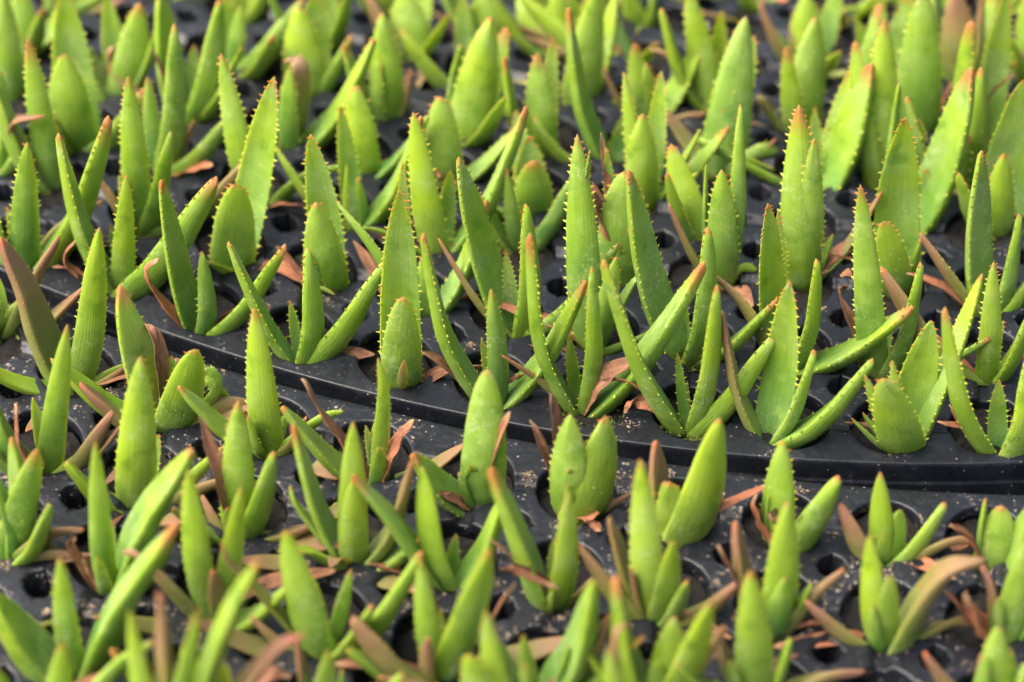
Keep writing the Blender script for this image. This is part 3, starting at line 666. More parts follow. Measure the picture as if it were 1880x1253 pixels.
    ('rear', 6.5, 3.5, (162.2, 712.8, -4), [(0, 13.6, -30, [(-16.4, 14, 63.5)]), (8, 16.4, 4, [(-4.6, 16, 73.2)]), (16, 9.1, 181, [(3.7, 10, 45.1)]), (2, 6.1, 66, [(43.7, -19.5, 6)])]),
    ('rear', 6.5, 4.5, (184, 749.1, -4), [(0, 20.8, -3, [(-5, 8, 70.5)]), (16, 8.5, 191, [(-9, 10, 31.5)]), (1, 5.7, 92, [(12.5, 1.5, 26.2)]), (40, 10.1, 345, [(-10.9, -39.7, 35.2)]), (2, 6.9, 228, [(-31, 27.6, 4.3)])]),
    ('rear', 7.5, 4.5, (215, 741.3, -4), [(32, 19.7, -95, [(-17.5, -2.5, 65.9)]), (8, 14.4, 180, [(-0.5, 14, 69.7)]), (1, 5.7, 67, [(4.6, -3.3, 38.7)]), (8, 12.3, 23, [(11.1, -26.8, 48.6)]), (40, 12.1, 178, [(0.6, 19.3, 42.1)]), (2, 7.4, 19, [(11.7, -33.5, 19.6)])]),
    ('rear', -0.5, 4.5, (-93.5, 817.5, -4), [(8, 16.1, 180, [(8, 10, 27.2)]), (16, 7.2, 166, [(15.9, 10, 25.1)]), (16, 10.1, 305, [(-20.6, -14.6, 45.6)]), (8, 11.2, 418, [(20.1, -12.8, 48.5)])]),
    ('rear', 0.5, 4.5, (-47.8, 815.3, -4), [(8, 21.4, 1, [(-2.8, 8, 29.7)]), (2, 16.2, -51, [(-20.3, 4.6, 28.8)]), (40, 10.9, 36, [(19.5, -26.4, 38.5)]), (0, 12.8, 168, [(7.3, 33.6, 48)])]),
    ('rear', 1.5, 5.5, (-12.7, 824.1, -4), [(0, 18.5, -2, [(-0.5, 8, 24.3)]), (16, 13.6, -74, [(-10.6, 0.2, 27.1)]), (1, 10.3, -79, [(-16.4, 2.4, 5.9), (-23.5, 4.8, 13)]), (0, 12.9, 253, [(-28.2, 8.4, 49.5)])]),
    ('rear', 2.5, 5.5, (23.6, 811.9, -4), [(0, 16.3, 5, [(-2.7, 4, 34.3)]), (8, 18.8, -47, [(-15.7, 7, 14), (-20.1, 14, 24.1)]), (2, 8.1, -63, [(-25.5, -2.4, 20)]), (40, 13.7, 277, [(-37.3, -4.8, 46.5)]), (2, 8, 34, [(16.5, -24.5, 8.3)])]),
    ('rear', 2.5, 4.5, (30.3, 773.5, -4), [(8, 18.8, 11, [(7.6, 6, 56.7)]), (8, 14.3, 114, [(17.3, 20, 46.1)]), (32, 7.8, 54, [(50.5, 1.5, 11.1)])]),
    ('rear', 4.5, 4.5, (93.6, 770, -4), [(8, 14.3, -9, [(-15.1, 6, 58.8)]), (8, 13, -96, [(-27.2, -2.1, 53.8)]), (8, 9.5, 182, [(1.1, 10, 45.2)]), (2, 7.8, -65, [(-20.5, 2.6, 23.5), (-31.7, 5.2, 27.8)]), (16, 12.6, 5, [(2.1, -24.6, 34)]), (2, 6.8, 17, [(11.3, -36.1, 8.6)])]),
    ('rear', 6.5, 5.5, (173.9, 782.4, -4), [(32, 19.7, -99, [(-7.2, -0.2, 46.7)]), (0, 14.4, 159, [(9.4, 20, 38.6)]), (16, 7, 187, [(-16.5, 10, 34.8)]), (8, 11.8, -164, [(-3.8, 24, 38.1)]), (2, 7.8, 39, [(24.3, -29.8, 9.3)])]),
    ('rear', 7.5, 5.5, (211.6, 792.6, -4), [(2, 18.6, 0, [(-8.2, 6, 44.9)]), (2, 10.6, 90, [(2.2, -0.9, 47.2)]), (0, 15.9, -118, [(-17.5, 10, 42.5)]), (40, 12.6, 29, [(15.9, -28.7, 28.1)]), (40, 10.5, 140, [(12.7, 15.4, 39.5)])]),
    ('rear', 8.5, 5.5, (247.2, 789.8, -4), [(0, 16, -7, [(-11.2, 8, 43.4)]), (1, 7.1, -82, [(-10.4, -3.6, 20.6)]), (8, 11.2, 312, [(-22.8, -20.4, 37.5)]), (0, 11.9, 458, [(24.7, 3.3, 34.1)]), (2, 6.4, 281, [(-33.9, -6.8, 5.9)])]),
    ('rear', 5.5, 5.5, (141, 802.8, -4), [(8, 17.7, -7, [(-4.2, 6, 36.7)]), (2, 12, -107, [(-9, 4.6, 21.3)]), (2, 10.7, -64, [(-26.5, -0.9, 35.5)]), (0, 9.3, -51, [(-20.8, 2.3, 22.8)]), (0, 12.1, 15, [(7.9, -30.1, 28.1)]), (16, 11.4, 140, [(12.8, 15.1, 39.1)]), (2, 6.5, 75, [(47.4, -12.5, 8)])]),
    ('rear', -3.5, 3.5, (-224.1, 849.4, -4), [(0, 12.9, 170, [(19.6, 6, 16.4)]), (0, 12.6, 10, [(4.5, -4, 26.6)]), (0, 12.5, 58, [(29.7, 4.8, 8.7)]), (2, 7.5, 88, [(34.8, -1.5, 8.4)])]),
    ('rear', -2.5, 4.5, (-165.4, 864.7, -4), [(8, 12.7, 11, [(11.3, -4, 15.3)]), (8, 15.4, 66, [(28, 1.3, 5.5)]), (0, 10.2, 158, [(19.7, 10, 5.5)]), (32, 12.2, 83, [(24.4, -2.9, 28.5)]), (2, 6, 196, [(-11.5, 40.4, 9.3)])]),
    ('rear', -1.5, 4.5, (-133.5, 849.4, -4), [(8, 12.6, -3, [(-3.1, -4, 22.5)]), (8, 13.8, 57, [(14, 1.5, 17.1)]), (0, 8.3, 171, [(5.7, 10, 14)]), (8, 13.9, 169, [(5.4, 28.7, 42.9)]), (2, 7.9, 117, [(27.7, 14.4, 20.7)])]),
    ('rear', 0.5, 5.5, (-59.4, 851.5, -4), [(2, 12.5, -61, [(-11.7, -3.3, 17.6)]), (0, 13.6, 2, [(-1.5, -4, 23.3)]), (0, 8.3, 197, [(-11.6, 10, 16.9)]), (32, 12.8, 305, [(-19.7, -13.9, 34.6)])]),
    ('rear', 3.5, 5.5, (57.5, 810, -4), [(8, 15.3, -39, [(-55.2, 8, 31)]), (2, 9.4, -44, [(-55.1, 1.1, 12.7)]), (2, 8.1, -58, [(-55.1, 2.2, 16.1), (-58.7, 4.4, 19.9)]), (1, 10.8, -74, [(-44.5, 2.2, 16.1)]), (0, 10.6, 228, [(-19, 16.8, 42)]), (40, 10.5, 380, [(9.1, -25.6, 25.2)])]),
    ('far', 2.5, -0.5, (32.8, 839, -4), [(1, 14.8, 83, [(1, 1.7, 5.5), (3.6, 3.3, 5.5)]), (0, 12.5, -13, [(-8.8, -4, 25.7)]), (2, 8.2, 64, [(11.6, -0.4, 5.5)]), (8, 10.8, 20, [(9, -24.7, 46.8)]), (8, 12.6, 125, [(36.1, 25.6, 36.7)]), (0, 12.1, 275, [(-34, -2.8, 44.3)])]),
    ('far', 3.5, -0.5, (63.4, 841.6, -4), [(8, 11.5, -2, [(-8.7, -4, 21)]), (8, 12.4, 81, [(4.2, -1, 17)]), (16, 5.5, 184, [(-3.5, -20, 5.9)])]),
    ('far', 3.5, 0.5, (83.9, 865.8, -4), [(8, 15.9, 11, [(15.6, -4, 5.5)]), (32, 11.2, 61, [(41.5, 5.7, 5.5)]), (8, 15.4, 51, [(3.3, 4.6, 5.5)]), (8, 10.6, 20, [(21, -10, 5.5)]), (8, 12.7, 22, [(10.3, -25.6, 31)]), (2, 8.7, 220, [(-21.3, 25.7, 20.3)])]),
    ('far', 4.5, 0.5, (122.4, 856.8, -4), [(16, 12, 174, [(11.1, 10, 5.5)]), (2, 11.1, 79, [(0.6, 0.4, 5.5)]), (1, 10, 92, [(13.5, -3.8, 5.5)]), (8, 10.6, 325, [(-17.5, -24.5, 35.4)]), (32, 10.3, 479, [(32, 17.4, 41.8)]), (2, 6.9, 310, [(-34.3, -29.1, 14.5)])]),
    ('far', 5.5, 0.5, (161.9, 851, -4), [(8, 10.5, 13, [(7.7, -6, 5.5)]), (40, 12.5, 61, [(16.5, -1.2, 11.4)]), (0, 12.5, 58, [(30.2, 0.1, 12.7)]), (0, 10.7, 34, [(16.4, -24, 25.3)]), (2, 8.8, 351, [(-6.4, -40.3, 25.2)])]),
    ('far', 6.5, 0.5, (199.7, 849.4, -4), [(0, 13.6, -10, [(-8.9, -4, 22.5)]), (0, 15.2, 87, [(7.5, 2.2, 15.6)]), (2, 8.3, -55, [(-10, -20, 5.5)]), (0, 12.6, 113, [(28.8, 12.1, 29.7)]), (16, 12.2, 214, [(-18.7, 27.6, 27.2)])]),
    ('far', 7.5, 0.5, (238.9, 852.8, -4), [(0, 13.7, -4, [(-0.2, -4, 20.4)]), (2, 9.7, -64, [(-11.1, -1.1, 12.3)]), (0, 15.3, 61, [(9.1, -2.7, 15.4)]), (8, 11.4, 61, [(25.5, -13.9, 33.4)])]),
    ('front', -3.5, 0.5, (-207.3, 613.5, -4), [(2, 11.9, 81, [(17.1, 3, 23.1), (29.3, 6, 42.7)]), (8, 8.8, 48, [(5.7, 2.9, 5.5), (9.5, 5.9, 10.5)]), (0, 15, -70, [(-2.1, -3.1, 33.9)]), (16, 6.1, 20, [(1.4, -3.8, 25.1)]), (16, 7.2, 170, [(1.6, 9, 18.8)]), (0, 11.8, -76, [(-30.4, -7.7, 38.2)]), (2, 10.2, 85, [(39.1, -3.4, 25.3)]), (1, 4.5, -53, [(-29, -21.8, 16)])]),
    ('front', -2.5, 0.5, (-171.6, 580.7, -4), [(2, 18.8, -102, [(-9.4, 1.8, 25.2), (-12.6, 3.6, 47.2), (-18.5, 5.3, 69)]), (8, 12.9, 21, [(18.2, 8, 71.5)]), (16, 6.9, 171, [(3.2, 10, 21.9)]), (2, 7.3, 54, [(23.3, -0.6, 11.1)]), (8, 6.1, 48, [(20.8, 5.9, 5.5)]), (0, 9.7, -63, [(-6.7, -1.6, 5.9)]), (8, 10.3, -67, [(-37.2, -15.6, 30.1)]), (2, 9.3, 46, [(38.1, -36.8, 9.6)]), (2, 8.4, -20, [(-12.2, -32.9, 5.5)]), (1, 5.1, 83, [(40.3, -4.9, 10.9)])]),
    ('front', -1.5, 0.5, (-132.2, 557.5, -4), [(4, 17.5, 15, [(15.5, -4, 42.2)]), (16, 11.8, 170, [(4.4, 6, 29.9)]), (40, 17.8, -136, [(-9.8, 7, 41), (-12.6, 14, 58)]), (1, 8.7, -117, [(-0.3, 6, 37.2), (-5.4, 12, 41.2)]), (1, 11.6, 138, [(4.2, 16, 19.8)]), (8, 8.3, 59, [(20.5, 2, 17.1), (14, 4, 24.9), (25.3, 6, 5.5)]), (2, 14.2, 46, [(18.1, 2.5, 5.5), (35.5, 5.1, 5.5)]), (2, 14.8, -63, [(-29.4, -4, 25.4)]), (1, 8.7, 93, [(22, -1.1, 5.5), (36.7, -2.2, 5.5)]), (0, 12.8, -88, [(-39, -1.6, 35.5)]), (2, 8.3, 80, [(36.2, -6.2, 16.9)]), (2, 6, -26, [(-18.4, -37.7, 4.6)])]),
    ('front', -0.5, 0.5, (-92, 545.7, -4), [(8, 12.9, -8, [(-0.8, 6, 63.9)]), (0, 8.8, 48, [(19, 1.8, 12), (29, 3.7, 14.9)]), (16, 7, 20, [(6.9, 10, 8.6)]), (2, 7, 51, [(15.7, -3.7, 19.1)]), (0, 7, -59, [(-5.1, -8, 23.3)]), (8, 11.3, -84, [(-30.4, -3.2, 33.9)]), (2, 10, 51, [(28.1, -23.1, 5.5)])]),
    ('front', 0.5, 0.5, (-50.6, 528.3, -4), [(0, 7.4, 30, [(4.4, 3, 37.8), (2.8, 6, 55.1)]), (1, 9.4, 103, [(14.9, 5.8, 24.8)]), (1, 8, -89, [(-18.1, 1.3, 32), (-22.7, 2.7, 45.5), (-24.7, 4, 47.2)]), (16, 4.6, 178, [(-3.6, 10, 18)]), (16, 9, 29, [(1.8, -3.4, 19.8)]), (16, 7.3, 179, [(0.2, 10.8, 20)]), (0, 12.4, -85, [(-31.8, -2.6, 39.6)]), (2, 8.5, 92, [(34.3, 1.5, 17.2)]), (2, 7.1, -34, [(-23.6, -35, 7.4)])]),
    ('front', 1.5, 0.5, (-11.9, 517.3, -4), [(4, 17.3, -2, [(3.1, 8, 57.9)]), (32, 15.4, -90, [(-23.3, -10, 33.9)]), (1, 5.6, -78, [(-7.4, -6, 5.5), (-14.4, -12, 16.1)]), (1, 5.6, 111, [(11.2, 2.8, 42.4)]), (16, 9.1, 175, [(-3.1, -4, 22.3)]), (16, 6.9, 302, [(-7.1, -4.4, 19.1)])]),
    ('front', 2.5, 0.5, (23.1, 510, -4), [(0, 16.3, -20, [(-2.7, 0, 50.6)]), (8, 22.6, 30, [(9.9, 5, 45.1)]), (1, 8.8, -131, [(-9.3, 12, 49.2)]), (1, 4.6, -111, [(-13.9, 5, 34.9), (-16.9, 10, 38.2)]), (2, 6.8, 46, [(19.9, 4.4, 6.5)]), (1, 8.3, 36, [(4.4, -7, 6.9), (9, -14, 5.5)]), (16, 6.8, 176, [(-2.7, -6, 29.7)]), (16, 6.6, 337, [(-3.2, -7.6, 23.4)])]),
    ('front', 3.5, 0.5, (60.7, 499, -4), [(4, 14.4, -5, [(-5.8, -6, 33.9)]), (8, 21.8, 25, [(10.4, 1.5, 57.8)]), (2, 13.4, -119, [(-9.9, 10, 38.7)]), (4, 11.9, -7, [(-6.4, 4, 24.6)]), (2, 4.5, -62, [(-8.6, 3.4, 5.5)]), (16, 7.5, 92, [(8.5, 0.3, 30.8)]), (1, 4.5, 105, [(33.2, 8.8, 18.8)])]),
    ('front', 4.5, 0.5, (96.6, 496.7, -4), [(0, 13.1, -20, [(-1.6, 10, 41.1)]), (0, 17.9, 40, [(16.6, -4, 37.6)]), (1, 9.1, -84, [(-10.3, 1.8, 14.5), (-9.7, 3.6, 20.5)]), (1, 5.5, 101, [(4.8, 8, 20)]), (1, 9.1, -55, [(-6.5, -8, 20.9)]), (1, 4.6, 86, [(12.1, -1.6, 5.5)]), (16, 6.4, 240, [(-5.3, 3, 20.3)]), (16, 6, 390, [(5, -8.5, 23.2)])]),
    ('front', 5.5, 0.5, (133.5, 488.6, -4), [(0, 9.6, -9, [(-5.5, 6, 37.5)]), (4, 13.4, 20, [(3, 4, 20.8)]), (0, 12.7, 52, [(18, 2.2, 26.4)]), (20, 5.9, -4, [(-2.8, -4, 17.2)]), (2, 13.8, -65, [(-18.4, 3.1, 25.4)]), (2, 10.5, 52, [(20.4, -1, 9.7), (29.9, -2.1, 10.8)]), (1, 6.3, 87, [(30.3, 2.9, 5.5), (22.6, 5.8, 11.1)]), (1, 6.8, 51, [(21.4, -17.5, 7.9)])]),
    ('front', 6.5, 0.5, (171.7, 486.6, -4), [(4, 14.6, -8, [(-0.2, 4, 24.8)]), (0, 14.4, 92, [(7.3, -2.1, 30)]), (1, 7.2, -112, [(-4.9, 3.3, 10)]), (1, 5.4, -77, [(-11.8, -4, 16.9), (-21.1, -8, 27.4)]), (16, 8.2, 89, [(6.1, -0.2, 21.1)]), (16, 6.6, 239, [(-6.3, 3.9, 28.6)])]),
    ('front', -2.5, -0.5, (-174.2, 532.7, -4), [(0, 10.1, 6, [(16.7, 6, 67.1)]), (16, 6.9, 186, [(-2.5, 10, 28)]), (16, 15, -76, [(-14.5, -0.1, 41.1)]), (2, 12.7, 52, [(27, 6, 25.2)]), (8, 10.4, 52, [(15.8, 0.6, 10.5)]), (1, 7.6, -62, [(-2.8, -8, 42.1)]), (32, 10.8, -58, [(-20, -12.7, 31.3)]), (2, 8.3, 98, [(29.6, 4.2, 19)]), (1, 5.7, -90, [(-45.5, -0.4, 5.7)])]),
    ('front', -1.5, -0.5, (-139.5, 517.1, -4), [(8, 15.1, 3, [(10.4, 4, 67.8)]), (16, 9.1, 179, [(6.5, 10, 12.3)]), (16, 8.3, 175, [(10.4, 12, 22.1)]), (0, 10.3, 47, [(35.5, 0.2, 27.7)]), (2, 10.8, 51, [(31.9, -4, 13.8), (44.8, -8, 21.3)]), (0, 12.5, -63, [(-18.8, -9.7, 29.8)]), (2, 9.6, 46, [(23.6, -23.1, 12.7)]), (1, 4.6, -13, [(-7.1, -31.7, 2.7)])]),
    ('front', -0.5, -0.5, (-98.9, 501.6, -4), [(8, 13.2, 4, [(3.9, 8, 57.4)]), (0, 12.3, 40, [(16.2, -4, 44.6)]), (2, 11.2, 55, [(28.9, -8, 12.4)]), (2, 9, -56, [(-12.8, 5.7, 13)]), (1, 7.3, -106, [(-10.7, 10, 48.2)]), (1, 8.2, -104, [(-3.7, 4, 36.5)]), (16, 8.9, 201, [(-4.4, 11.2, 28.3)]), (16, 8.6, 351, [(-1.3, -8.6, 21.5)]), (0, 10.2, -56, [(-19.6, -13.3, 26.4)]), (2, 11, 68, [(39.6, -16.4, 10)])]),
    ('front', 0.5, -0.5, (-57, 488, -4), [(8, 10.9, 4, [(2.7, -4, 44.5)]), (8, 11.3, 4, [(2.8, 8, 60.2)]), (40, 11.1, -102, [(-16.9, 4, 63.5)]), (2, 11.6, 81, [(23, -3.8, 53.3)]), (8, 6.6, -82, [(-17.2, 2, 23.4), (-20.3, 4, 33.5)]), (8, 9.4, -45, [(-12.3, -6, 9.9), (-18.1, -12, 17.9)]), (2, 7.5, -10, [(-4.3, -8, 9.2), (-6.2, -16, 13.2)]), (16, 5.9, 182, [(-4.2, 10, 8.2)]), (1, 7.2, -98, [(-15.2, 8, 31.3)]), (1, 5.4, 81, [(10.8, 1.2, 5.5), (18, 2.3, 5.5)]), (32, 12.9, 73, [(27.7, -8.3, 23.1)]), (2, 9.9, -77, [(-42.3, -9.4, 10)]), (2, 8.7, 45, [(26.1, -25.7, 11.5)])]),
    ('front', 1.5, -0.5, (-22.5, 477.3, -4), [(32, 12.6, -81, [(-15.7, -1, 27.5), (-31, -2, 56)]), (8, 13.3, -35, [(-8.1, 8, 49.5)]), (0, 13.7, 94, [(19.4, 2.8, 42.2)]), (16, 5.8, 185, [(2.8, 10, 14)]), (1, 4.5, -81, [(-28, -1.4, 10.8)])]),
    ('front', 2.5, -0.5, (14.8, 468, -4), [(32, 16.8, -89, [(-9.8, 0, 25.2), (-21.7, 0, 66.7)]), (8, 10.3, 20, [(3.7, -4, 58.7)]), (16, 5.8, 186, [(-0.5, 10, 21)]), (1, 5.7, 24, [(-6.6, -6, 19.5), (-16.7, -12, 30.9), (0.9, -18, 27.2)]), (1, 5.3, -77, [(-13.6, 0.4, 20.1), (-22.6, 0.7, 31.9)]), (8, 5.4, -70, [(-0.8, -10, 16.4)]), (2, 6.5, 66, [(13, 2, 10.6)])]),
    ('front', 3.5, -0.5, (50.2, 461.2, -4), [(8, 13, -15, [(-8.5, 4, 73)]), (0, 12.2, 25, [(3.2, -4, 42.7)]), (2, 13.4, 60, [(28, -4, 24.9)]), (2, 11.3, -45, [(-27.4, 2, 34.6)]), (2, 10.2, -108, [(-17.6, 6, 43.8)]), (2, 6.5, -82, [(-10.3, -6, 31.8)]), (16, 9, 39, [(8.3, -10.1, 30.5)]), (16, 8.3, 189, [(-1.9, 11.4, 20)]), (1, 4.5, 64, [(25.1, -12.4, 2.8)])]),
    ('front', 4.5, -0.5, (88.8, 454.5, -4), [(8, 14.2, 15, [(2.1, 8, 56.4)]), (16, 10.5, -5, [(2.3, -4, 32.4)]), (2, 11.7, 61, [(12.9, 2.7, 14.5), (23.7, 5.4, 26.6)]), (2, 13.3, -113, [(-14.1, 10, 44.8)]), (1, 5.2, -95, [(-15.8, 2, 30.4), (-20.1, 4, 39.3)]), (1, 7, 72, [(18.4, -1.4, 5.6)]), (1, 5.2, 100, [(18.2, 8, 12.3)]), (16, 7.6, 299, [(-9.3, -5.2, 27.6)]), (16, 6, 449, [(12.3, -0.2, 25.5)])]),
    ('front', 5.5, -0.5, (128.4, 450.2, -4), [(8, 10.5, -20, [(-11.3, 2, 51.4)]), (4, 8.9, 2, [(-4.3, -6, 40.3)]), (2, 17.5, 74, [(8.1, -1.3, 22), (15.3, -2.7, 40.2), (26.6, -4, 45.3)]), (2, 10.6, -50, [(-29.7, 0.7, 20.4)]), (2, 8.5, 65, [(19.4, 1.5, 7.3), (32.8, 2.9, 5.5)]), (1, 3.5, -96, [(-8.6, 4.9, 21.6)]), (16, 7.6, 306, [(-8.2, -6, 24.9)]), (16, 7.4, 456, [(8.4, 0.9, 28.1)]), (1, 6.1, -82, [(-39.6, -5.9, 4)])]),
    ('front', 6.5, -0.5, (169.3, 450.9, -4), [(0, 12.1, 0, [(1.5, 6, 44.6)]), (1, 14.7, -82, [(-14.5, -2, 16.3), (-17.8, -4, 28)]), (1, 5.2, -105, [(-22.8, 4.5, 20.3)]), (2, 9.6, -96, [(-6.5, 4, 20.9), (-11, 8, 29.6)]), (16, 6.7, 297, [(-6.3, -3.2, 25.7)]), (16, 8.2, 447, [(8.5, -0.5, 20.6)])]),
    ('front', -2.5, -1.5, (-182.1, 490.6, -4), [(32, 15.1, 30, [(11.5, 3, 26.2), (18.2, 6, 47.2)]), (0, 13.3, 128, [(7.3, 14, 44.8)]), (2, 10.5, 53, [(18, -1.6, 12), (31.8, -3.2, 16.4)]), (16, 13.3, 96, [(0.2, 5.1, 38.9)]), (2, 12.2, 63, [(15, -4, 5.5), (33.1, -8, 5.5)]), (16, 6.8, 252, [(-6.1, 1.9, 22.5)]), (8, 12.5, 66, [(23.6, -10.5, 36.8)]), (2, 10.8, -95, [(-46.8, 4.4, 24.7)]), (2, 6.9, 74, [(34.7, -9.8, 10.6)])]),
    ('front', -1.5, -1.5, (-143.3, 475.8, -4), [(0, 8.7, 11, [(4.6, 4, 66.8)]), (0, 20.2, 100, [(16.3, 1, 30.7), (37.2, 2, 65.3)]), (16, 5.1, 184, [(3.6, 10, 22.2)]), (1, 5.3, -120, [(-10.5, 2.6, 15.8), (-9, 5.2, 19.6)]), (1, 4.5, -60, [(-5.3, -3.9, 17.2)]), (16, 6.2, 9, [(1.3, -8.4, 24.1)]), (0, 11.3, 67, [(30, -12.9, 40.5)]), (2, 8.4, -47, [(-36.1, -33.1, 14.3)])]),
    ('front', -0.5, -1.5, (-103.8, 461.3, -4), [(0, 12.2, -20, [(-1.9, 4, 68.6)]), (8, 10.2, 25, [(14.2, 6, 58)]), (16, 5, 181, [(-0.9, 10, 15.9)]), (2, 11.3, 68, [(3, -6, 30.8)]), (2, 10.2, -46, [(-21.7, 2, 27.5), (-28.6, 4, 28.2)]), (16, 8.9, 204, [(-3.6, 8.3, 32.2)]), (8, 12.3, 63, [(29.5, -14.9, 32)]), (2, 9, -70, [(-37.7, -13.8, 16)]), (1, 6.5, 109, [(42.6, 14.5, 8)])]),
    ('front', 0.5, -1.5, (-65.3, 447, -4), [(0, 16.8, -25, [(-7.8, 0, 59.2)]), (16, 8.4, 30, [(11.1, 10, 29)]), (0, 15.9, 58, [(35.8, 2.7, 46.2)]), (16, 8.4, 182, [(-2.4, 10, 26)]), (2, 6.4, -90, [(-19.9, 0, 31.6), (-26.9, 0, 42.7), (-29, -0, 53.4)]), (2, 9.5, 45, [(15.8, 2.9, 5.5)]), (2, 9.5, -47, [(-22.5, 0.4, 16.1)]), (8, 11.5, 57, [(19.9, -13.1, 37.6)]), (2, 9.5, -85, [(-42.7, -4.1, 20.7)])]),
    ('front', 1.5, -1.5, (-24.3, 436, -4), [(0, 9.5, -15, [(-5.6, 6, 50)]), (8, 15.9, 30, [(17.3, -4, 66.4)]), (16, 5.9, 177, [(0.2, 10, 21.8)]), (2, 18.3, -51, [(-27.6, -4, 34.1)]), (1, 6.8, -90, [(-19.2, -0.6, 6.3), (-35.5, -1.2, 6.5)]), (1, 7.7, 85, [(25.3, 8, 36.9)]), (2, 9.4, -63, [(-2.6, -10, 30.9)]), (16, 8.9, 56, [(8.6, -5.9, 32)]), (0, 12.1, -72, [(-29.6, -9.5, 24.2)]), (2, 10.7, 99, [(47.5, 7.9, 10)]), (2, 8.9, -60, [(-29.4, -16.9, 11.1)])]),
    ('front', 2.5, -1.5, (7.5, 428.2, -4), [(0, 18.2, 97, [(18, -3.3, 59.4)]), (16, 6.7, 1, [(-3.9, -4, 34)]), (16, 11.4, -99, [(-13.1, 4, 22.6)]), (2, 11.4, 82, [(24.7, 0.2, 40)]), (1, 5.1, 96, [(19.5, -0.4, 28.8)]), (16, 8.1, 75, [(10.8, -2.8, 27.4)]), (32, 10.2, 79, [(34.8, -6.8, 36.7)]), (2, 9.5, -82, [(-51.4, -7, 16.8)]), (2, 7.9, 61, [(30.6, -16.8, 9.3)]), (1, 4.6, -1, [(-0.8, -38.2, 19.8)])]),
    ('front', 3.5, -1.5, (49.2, 425.7, -4), [(32, 18.1, -92, [(-15.9, 1.2, 59.5)]), (0, 13.7, -1, [(3.3, 4, 36.8)]), (8, 15.3, 25, [(13.5, -4, 53.3)]), (2, 9.3, 84, [(19, -2.3, 39.4)]), (1, 5.9, 94, [(18.3, 2.5, 19.7)]), (16, 8.6, 344, [(-2, -7.1, 28.6)]), (8, 10.2, -84, [(-27.7, -2.9, 33.7)]), (2, 8.2, 99, [(45.9, 7.1, 13.9)]), (2, 8.2, -76, [(-36.2, -8.8, 4.8)]), (1, 5.6, 62, [(31.9, -17.2, 11.9)])]),
    ('front', 4.5, -1.5, (81.3, 428.1, -4), [(8, 12.6, -3, [(-5.4, 4, 56.3)]), (0, 9.9, 83, [(9.8, 1.7, 25.9)]), (2, 10.4, -106, [(-13.6, 5.6, 23.7)]), (2, 11.4, 65, [(20.8, 1.6, 5.5), (36.9, 3.3, 7.3)]), (16, 7.2, 148, [(3, 4.9, 28.3)]), (16, 7.9, 298, [(-10.4, -5.6, 23.3)]), (0, 12.3, -68, [(-28.3, -11.7, 28.9)]), (2, 8.2, 52, [(41.5, -32.7, 13.5)]), (1, 5.8, 26, [(13.1, -26.9, 3.7)])]),
    ('front', 6.5, -1.5, (160.4, 423.8, -4), [(0, 12.9, -3, [(-3.2, 4, 34.3)]), (2, 10.8, -51, [(-26.7, -0.7, 27.3)]), (0, 11.4, 79, [(7.6, -0.8, 21.4)]), (2, 7.2, -76, [(-7.8, -0.8, 26.1)]), (16, 8.9, 141, [(4, 5, 20.3)]), (16, 8.9, 291, [(-6.8, -2.6, 27.7)]), (1, 5.3, 65, [(25.2, -11.6, 9.5)])]),
    ('front', -1.5, -2.5, (-148.6, 439.3, -4), [(0, 9.1, 1, [(1.8, 4, 50.2)]), (0, 23.1, -75, [(-20.1, -4, 40.3)]), (32, 19.4, 87, [(19.1, 2, 30.7), (42, 4, 66.4)]), (16, 4.2, 177, [(0.6, 10, 13.9)]), (2, 8.4, -62, [(-27.4, 4.6, 14.4)]), (0, 10.1, 99, [(22.9, 3.5, 32)]), (2, 10, -103, [(-50.1, 11.2, 16.9)]), (2, 6.4, 27, [(19.5, -37.5, 6.4)]), (1, 5.1, 38, [(17.2, -22.2, 11.2)])]),
    ('front', -0.5, -3.5, (-113.6, 396.8, -4), [(0, 14.5, 98, [(27.3, -0.4, 71.9), (40.1, -0.7, 100.5)]), (16, 7.6, 10, [(21.1, -4, 83.1)]), (2, 11.5, 116, [(8.1, 2, 72.6), (7.6, 4, 81.3)]), (8, 9.5, -9, [(-2.3, 6, 71)]), (2, 11.5, 97, [(39.3, -2, 58.3), (51.7, -3.9, 71)]), (16, 8, 9, [(0.8, -5.1, 25.8)]), (0, 10.6, -68, [(-34, -13.7, 31)]), (2, 10.3, 71, [(31.3, -10.7, 20.3)]), (2, 8.7, -72, [(-39.6, -12.8, 7.3)]), (1, 5.1, 14, [(7.4, -30, 7.9)])]),
    ('front', -1.5, -3.5, (-152.3, 410.7, -4), [(0, 10.4, 1, [(10.7, 2, 43.9)]), (0, 13.7, 58, [(24.7, 2, 31.1), (39, 4, 42.5)]), (8, 12.2, -83, [(-12.8, 1.6, 31.6)]), (16, 8.8, 128, [(5.3, 4.1, 20.4)]), (0, 10.7, 63, [(26.5, -13.7, 32.2)]), (2, 8.3, -102, [(-35.5, 7.8, 15.6)]), (1, 4.9, 120, [(25.3, 14.6, 16.4)])]),
    ('front', -0.5, -2.5, (-102.8, 418.5, -4), [(4, 10.9, 16, [(10.5, -4, 31.7)]), (8, 8.6, -12, [(-10.4, -4, 28.9)]), (1, 9.2, 96, [(20.1, 0.2, 19), (31.2, 0.4, 20.2)]), (16, 8.8, 211, [(-4.6, 7.8, 26.4)]), (16, 7.8, 361, [(0.1, -6.8, 19.5)]), (32, 11.2, -93, [(-26.1, 1.3, 32.5)]), (2, 8.9, 49, [(33.5, -29.5, 24)]), (1, 6.8, -9, [(-6.2, -37.9, 3.2)])]),
